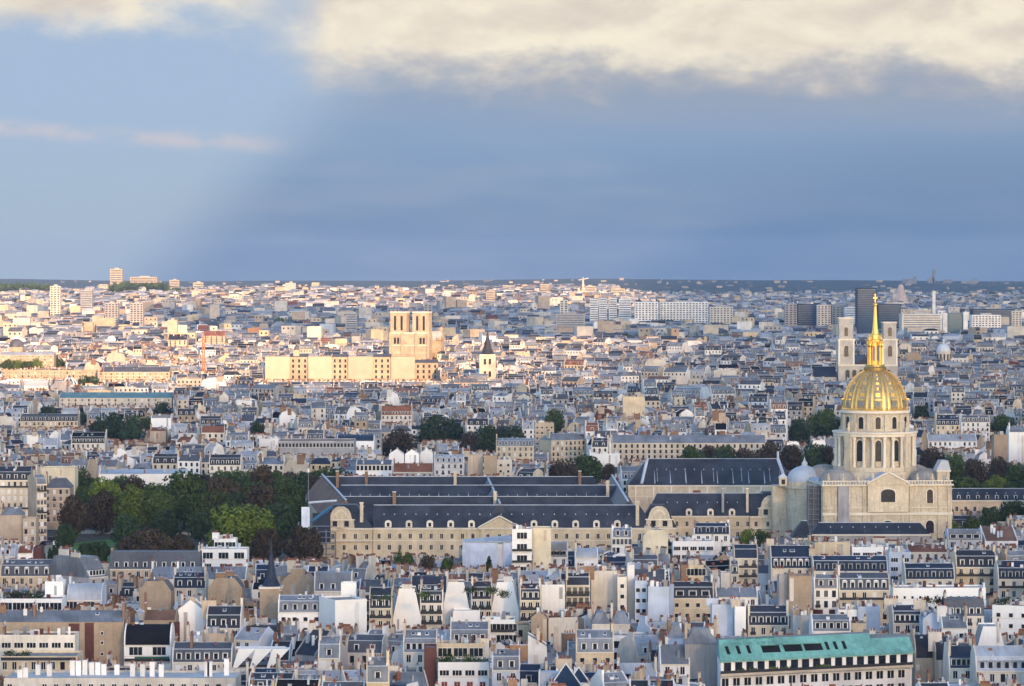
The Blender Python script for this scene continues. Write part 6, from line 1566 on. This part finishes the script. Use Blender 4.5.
while y < 11600:
    if y < 1320: sd, lw = 10.6, (5.0, 12)
    elif y < 2600: sd, lw = 12.0, (6, 14)
    elif y < 4600: sd, lw = 17, (9, 22)
    elif y < 6800: sd, lw = 23, (10, 26)
    else: sd, lw = 27, (9, 25)
    half = y * 0.1463 * 1.03 + (45 if y < 3000 else 60)
    x = -half + RF.uniform(0, 10)
    street = (row % 4 == 3)
    left = RF.uniform(20, 60); bang = RF.gauss(0, 9); 
    hbase = 18
    while x < half:
        w = RF.uniform(*lw)
        if left <= 0:
            left = RF.uniform(35, 110) * (1 if y < 3000 else 1.6); x += RF.uniform(4, 12); bang = RF.choice((0, 0, 1, -1)) * RF.uniform(15, 60) + RF.gauss(0, 6); continue
        left -= w
        turn = RF.random() < (.15 if y < 2600 else .10)
        wl_, rf_ = pick(RF, y)
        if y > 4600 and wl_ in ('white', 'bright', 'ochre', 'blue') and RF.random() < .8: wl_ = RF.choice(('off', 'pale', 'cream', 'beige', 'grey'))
        st = RF.choices(('mansard', 'gable', 'flat', 'hip', 'steep', 'curve', 'shed'), (46, 26, 13, 7, 5, 0, 3))[0]
        # heights wander block by block
        h = 16.5 + 2.6 * math.sin(x * .031 + y * .013) + 2.0 * math.sin(x * .011 - y * .023 + 1) + RF.gauss(0, 1.5)
        if RF.random() < .05: h += RF.uniform(4, 9)
        if RF.random() < .08: h -= RF.uniform(2, 6)
        d = RF.uniform(.72, .98) * sd
        if y > 4600 and RF.random() < .04: h += RF.uniform(5, 20 if y < 7000 else 9); st = 'flat'
        if st == 'flat': rf_ = RF.choice(('gravel', 'palegrav', 'gravel', 'zinc', 'black')); 
        rh = {'mansard': RF.uniform(4, 5.6), 'gable': RF.uniform(2.2, 4), 'flat': 0.7, 'hip': RF.uniform(2.0, 3.4), 'steep': RF.uniform(3.8, 5), 'curve': 3.5, 'shed': RF.uniform(1.5, 3)}[st]
        if y > 4600: rh *= 1.15
        if street and y < 3500: x += w * .0
        rz = R(bang * .6 + RF.gauss(0, 1.5))
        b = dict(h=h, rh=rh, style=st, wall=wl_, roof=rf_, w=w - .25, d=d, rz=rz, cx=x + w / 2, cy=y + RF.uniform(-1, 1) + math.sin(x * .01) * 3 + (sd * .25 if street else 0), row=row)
        if turn and y < 4600: b['w'], b['d'] = d, w - .25; b['rz'] = rz + math.pi / 2
        if turn and RF.random() < .45: b['blank'] = True
        if RF.random() < .07 and not turn: b['blank'] = True
        if RF.random() < .12: b['side'] = RF.choice(('bright', 'white', 'tan', 'beige', 'off'))
        b['wk'] = RF.choice((['tall'], ['tall'], ['tall'], ['rail'], ['square'], ['dark'])) if st != 'flat' else RF.choice((['wide'], ['big'], ['wide'], ['small'], ['tall']))
        gz = hgt(b['cx'], b['cy'])
        if y > 5400: b['gz'] = gz
        x += w
        if RF.random() < (.10 if y < 2600 else .06): continue
        pxc = 512 + F * b['cx'] / b['cy']
        if y > 9300 and pxc < 600: continue
        if y > 8600 and RF.random() < (y - 8600) / 3400 * (1 if pxc > 600 else .3): continue
        if b['cy'] < 5000 and hits(b['cx'], b['cy'], b['rz'], b['w'], b['d']): continue
        if b['cy'] > 5000 and hits(b['cx'], b['cy'], b['rz'], b['w'], b['d'], -3): continue
        if y > 5400:
            b['h'] += gz; ok = capped(b); b['h'] -= gz
            if not ok or b['h'] < 4: continue
        elif not capped(b): continue
        FILL.append(b)
    y += sd + (9 if street and y < 2600 else 6 if street else 1.2); row += 1
print('fill', len(FILL))
n_near = 300 - len([b for b in HAND])
inview = [b for b in FILL if abs(b['cx'] / b['cy']) < .1463 + 3 / b['cy']]
near = [b for b in inview if b['cy'] > 822 or abs(proj(b['cx'], b['cy'], b['h'] + b['rh'])[1]) < 690][:n_near]
nid = {id(b) for b in near}
for b in near:
    p = proj(b['cx'], b['cy'] - b['d'] / 2, b['h']); b['px'], b['py'] = p
    build_near(b, RF)
big = MB()
for b in FILL:
    if id(b) in nid: continue
    Yb = b['cy']
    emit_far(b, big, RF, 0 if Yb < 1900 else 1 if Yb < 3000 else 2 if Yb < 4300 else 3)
tag(put(big, 'city_buildings'), 'dense mass of pale buildings and blue-grey roofs stretching to the horizon', 'buildings', kind='stuff')
# scattered street trees merged into the far city
ft = MB(); rl = random.Random(4); pts = []; fs = []
def puff(x, y_, z0, r, hh, n):
    b0 = len(pts)
    for i in range(n):
        v = Vector((rl.gauss(0, 1), rl.gauss(0, 1), rl.gauss(0, 1))).normalized()
        c = Vector((x + v.x * r, y_ + v.y * r, z0 + hh * .55 + v.z * hh * .45)); s1 = Vector((rl.gauss(0, 1), rl.gauss(0, 1), rl.gauss(0, 1))) * r * .22; s2 = Vector((rl.gauss(0, 1), rl.gauss(0, 1), rl.gauss(0, 1))) * r * .22
        k = len(pts); pts.extend([tuple(c - s1), tuple(c - s2), tuple(c + s1), tuple(c + s2)]); fs.append((k, k + 1, k + 2, k + 3))
for (p0, p1, ya, n_, hh) in ((440, 480, 338, 40, 14), (560, 620, 345, 50, 14), (618, 710, 336, 90, 15), (700, 770, 338, 60, 15), (920, 960, 326, 40, 15), (262, 330, 324, 50, 14), (0, 45, 288, 60, 12), (120, 160, 287, 60, 12), (330, 420, 324, 30, 12), (130, 250, 292, 30, 12), (870, 1000, 326, 30, 14), (500, 640, 318, 30, 14)):
    for i in range(n_):
        D = dist_for(ya + rl.uniform(-2, 2), hh + 5) if ya > 300 else 8300; px = rl.uniform(p0, p1); x = x_for(px, D, 10); gz = hgt(x, D)
        puff(x, D, gz + (z_for(ya, D) - gz - hh if ya < 300 else 3), D / 350, hh, 60)
me = bpy.data.meshes.new('far_trees'); me.from_pydata(pts, [], fs); me.materials.append(LEAF['green'])
tag(link('distant_trees', me), 'far-off belts of trees between the distant roofs', kind='stuff')
# far suburbs and woods on the plain
fb = MB(); rl = random.Random(12)
for i in range(300):
    D = rl.uniform(8800, 15500); px = rl.uniform(420 if D > 9500 else 600, 1060) if i % 4 else rl.uniform(-30, 1060); x = x_for(px, D, 20); gz = hgt(x, D); w = rl.uniform(6, 26); h = rl.uniform(3, 9)
    fb.T = (1, 0, x, D, gz); fb.box(-w / 2, w / 2, 0, 15, -3, h, rl.choice((ROOFS['gravel'], WALLS['beige'], ROOFS['gslate'], ROOFS['gslate'])), ROOFS['tile'] if rl.random() < .3 else ROOFS['zinc'])
for px, D, h, w in ((934, 14800, 58, 16), (931, 14800, 24, 40), (912, 14500, 22, 60), (968, 14800, 14, 80), (948, 15000, 16, 60), (975, 14900, 22, 24), (915, 14700, 30, 16), (905, 14600, 18, 30)):
    x = x_for(px, D, 60); fb.T = (1, 0, x, D, hgt(x, D)); fb.box(-w / 3, w / 3, 0, 20, -3, h, ROOFS['zinc'])
tag(put(fb, 'distant_suburbs'), 'scattered far suburb buildings before the wooded horizon', kind='stuff')
# ------------------------------------------------------------------ clouds whose shadows lie over the city
cm = bpy.data.materials.new('cloud'); cm.use_nodes = True
N = NT(cm.node_tree); bs = cm.node_tree.nodes['Principled BSDF']; bs.inputs['Base Color'].default_value = (.9, .9, .9, 1); bs.inputs['Roughness'].default_value = 1
tr = N.new('ShaderNodeBsdfTransparent'); ms = N.new('ShaderNodeMixShader'); ms.inputs[0].default_value = 0.66
N.l.new(tr.outputs[0], ms.inputs[1]); N.l.new(bs.outputs[0], ms.inputs[2])
N.l.new(ms.outputs[0], cm.node_tree.nodes['Material Output'].inputs['Surface'])
CH = 900.0
def cloud(shadow_pts, name, seed, n=34, CH=CH):
    """a lumpy bank of cloud whose shadow falls on the given ground outline: ring of stations, each (y, x0, x1)"""
    off = Vector((sdir.x, sdir.y, 0)) / sdir.z * CH
    rr = random.Random(seed); ys_ = [p[0] for p in shadow_pts]
    rows = []
    for i in range(n + 1):
        yy = ys_[0] + (ys_[-1] - ys_[0]) * i / n
        x0 = np.interp(yy, ys_, [p[1] for p in shadow_pts]); x1 = np.interp(yy, ys_, [p[2] for p in shadow_pts]); rows.append((yy, x0, x1))
    m = 24; V, Fc = [], []
    for lay in (0, 1):
        for i, (yy, x0, x1) in enumerate(rows):
            for j in range(m + 1):
                u = j / m; ed = min(i, n - i, j, m - j); th = 1 - math.exp(-ed / 1.5)
                jx = 45 * math.sin(i * .9 + seed) if j in (0, m) else 0; jy = 60 * math.sin(j * 1.1 + seed) if i in (0, n) else 0
                z = CH + (70 * th * (.7 + .6 * rr.random()) if lay else -18 * th * (.5 + rr.random()))
                V.append((x0 + (x1 - x0) * u + off.x + jx, yy + jy + off.y, z))
    s_ = (n + 1) * (m + 1)
    for i in range(n):
        for j in range(m):
            a = i * (m + 1) + j; Fc.append((a, a + 1, a + m + 2, a + m + 1)); Fc.append((s_ + a, s_ + a + m + 1, s_ + a + m + 2, s_ + a + 1))
    me = bpy.data.meshes.new(name); me.from_pydata(V, [], Fc); me.materials.append(cm)
    for p in me.polygons: p.use_smooth = True
    o = link(name, me); tag(o, 'lumpy grey cloud bank hanging over the city', kind='structure'); return o
cloud([(250, -520, 520), (1400, -420, 420), (2850, -580, 640)], 'cloud', 1)
cloud([(2600, -60, 800), (3300, 30, 900), (4500, 170, 1200), (7000, 270, 1700), (9000, 330, 2200), (20000, 500, 4600)], 'cloud', 2, 44, 2300.0)
cloud([(4800, -260, 230), (5500, -520, 330), (6900, -760, 420)], 'cloud', 3)

# ------------------------------------------------------------------ haze
hz = MB(); hz.box(-6000, 6000, -200, 27000, -2, 300, gm, bottom=True); hm = bpy.data.materials.new('haze'); hm.use_nodes = True
hn = hm.node_tree.nodes; hn.clear(); pv = hn.new('ShaderNodeVolumePrincipled'); ho = hn.new('ShaderNodeOutputMaterial')
pv.inputs['Color'].default_value = (.31, .47, .76, 1); pv.inputs['Density'].default_value = HAZE = 2.9e-5; pv.inputs['Anisotropy'].default_value = 0.0
hm.node_tree.links.new(pv.outputs[0], ho.inputs['Volume'])
HO = put(hz, 'haze'); HO.data.materials.clear(); HO.data.materials.append(hm); tag(HO, 'thin pale blue haze over the city', kind='stuff')

# ------------------------------------------------------------------ windows: only those the photograph could show
bpy.context.view_layer.update(); dg = bpy.context.evaluated_depsgraph_get()
HO.hide_viewport = True; bpy.context.view_layer.update(); dg = bpy.context.evaluated_depsgraph_get()
eyes = [Vector((e, 0, EYE)) for e in (0, -14, 14)]; kept = 0
for root, b, wins in WINJOBS:
    wall = [c for c in root.children if c.name.startswith('wall')][0]; c_, s_ = math.cos(b['rz']), math.sin(b['rz'])
    for x, y_, z, a, k in wins:
        n_ = Vector((math.sin(a), -math.cos(a), 0)); 
        lp_ = Vector((x, y_, z + 1.2)) + n_ * .5
        P_ = Vector((lp_.x * c_ - lp_.y * s_ + b['cx'], lp_.x * s_ + lp_.y * c_ + b['cy'], lp_.z + b.get('gz', 0)))
        nw = Vector((n_.x * c_ - n_.y * s_, n_.x * s_ + n_.y * c_, 0)); seen = False
        for e in eyes:
            d_ = P_ - e; L_ = d_.length
            if d_.dot(nw) > 0: continue
            start = e + d_ * (600 / L_)
            hit, *_r = scene.ray_cast(dg, start, d_.normalized(), distance=L_ - 600 - .3)
            if not hit: seen = True; break
        if seen: link('window', win_mesh(k), root, (x, y_, z), a); kept += 1
HO.hide_viewport = False
print('windows', kept, 'of', sum(len(w[2]) for w in WINJOBS))

# ------------------------------------------------------------------ labels for the unnamed near buildings
WN = {'white': 'white', 'bright': 'bright white', 'off': 'off-white', 'cream': 'cream', 'pale': 'pale stone', 'beige': 'beige', 'tan': 'tan stone', 'grey': 'grey', 'blue': 'pale blue', 'brick': 'red brick', 'ochre': 'yellowish', 'brown': 'brown brick', 'nave': 'sunlit'}
RN = {'zinc': 'zinc', 'lzinc': 'light zinc', 'slate': 'dark slate', 'navy': 'navy slate', 'gslate': 'grey slate', 'tile': 'red tile', 'btile': 'brown tile', 'gravel': 'gravel', 'palegrav': 'pale flat', 'black': 'black'}
SN = {'mansard': 'mansard', 'gable': 'pitched roof', 'flat': 'flat roof', 'hip': 'hipped roof', 'steep': 'steep mansard', 'curve': 'curved roof', 'shed': 'lean-to roof'}
ORD = ['', 'second ', 'third ', 'fourth ', 'fifth ', 'sixth ', 'seventh ', 'eighth ']
SHORT = []
for b in HAND:
    t = b['label']
    if len(t.split()) <= 9: SHORT.append(b)
used_l = {o['label'] for o in scene.objects if o.parent is None and o.get('label')}
for b in sorted(near, key=lambda q: (q['px'], q['py'])):
    best = min(SHORT, key=lambda q: math.hypot(q['px'] - b['px'], (q['py'] - b['py']) * 1.4))
    dx, dy = b['px'] - best['px'], b['py'] - best['py']
    rel = ('left of' if dx < 0 else 'right of') if abs(dx) > abs(dy) * 1.5 else ('below' if dy > 0 else 'behind')
    kind = f"{WN[b['wall']]} house with {RN[b['roof']]} {SN[b['style']]}".replace('pale flat flat', 'pale flat').replace('flat flat', 'flat')
    for o_ in ORD:
        lab = f"{o_}{kind} {rel} the {best['label']}"
        if len(lab.split()) > 16:
            lab = f"{o_}{WN[b['wall']]} house {rel} the {best['label']}"
        if lab not in used_l: break
    used_l.add(lab); b['root']['label'] = lab
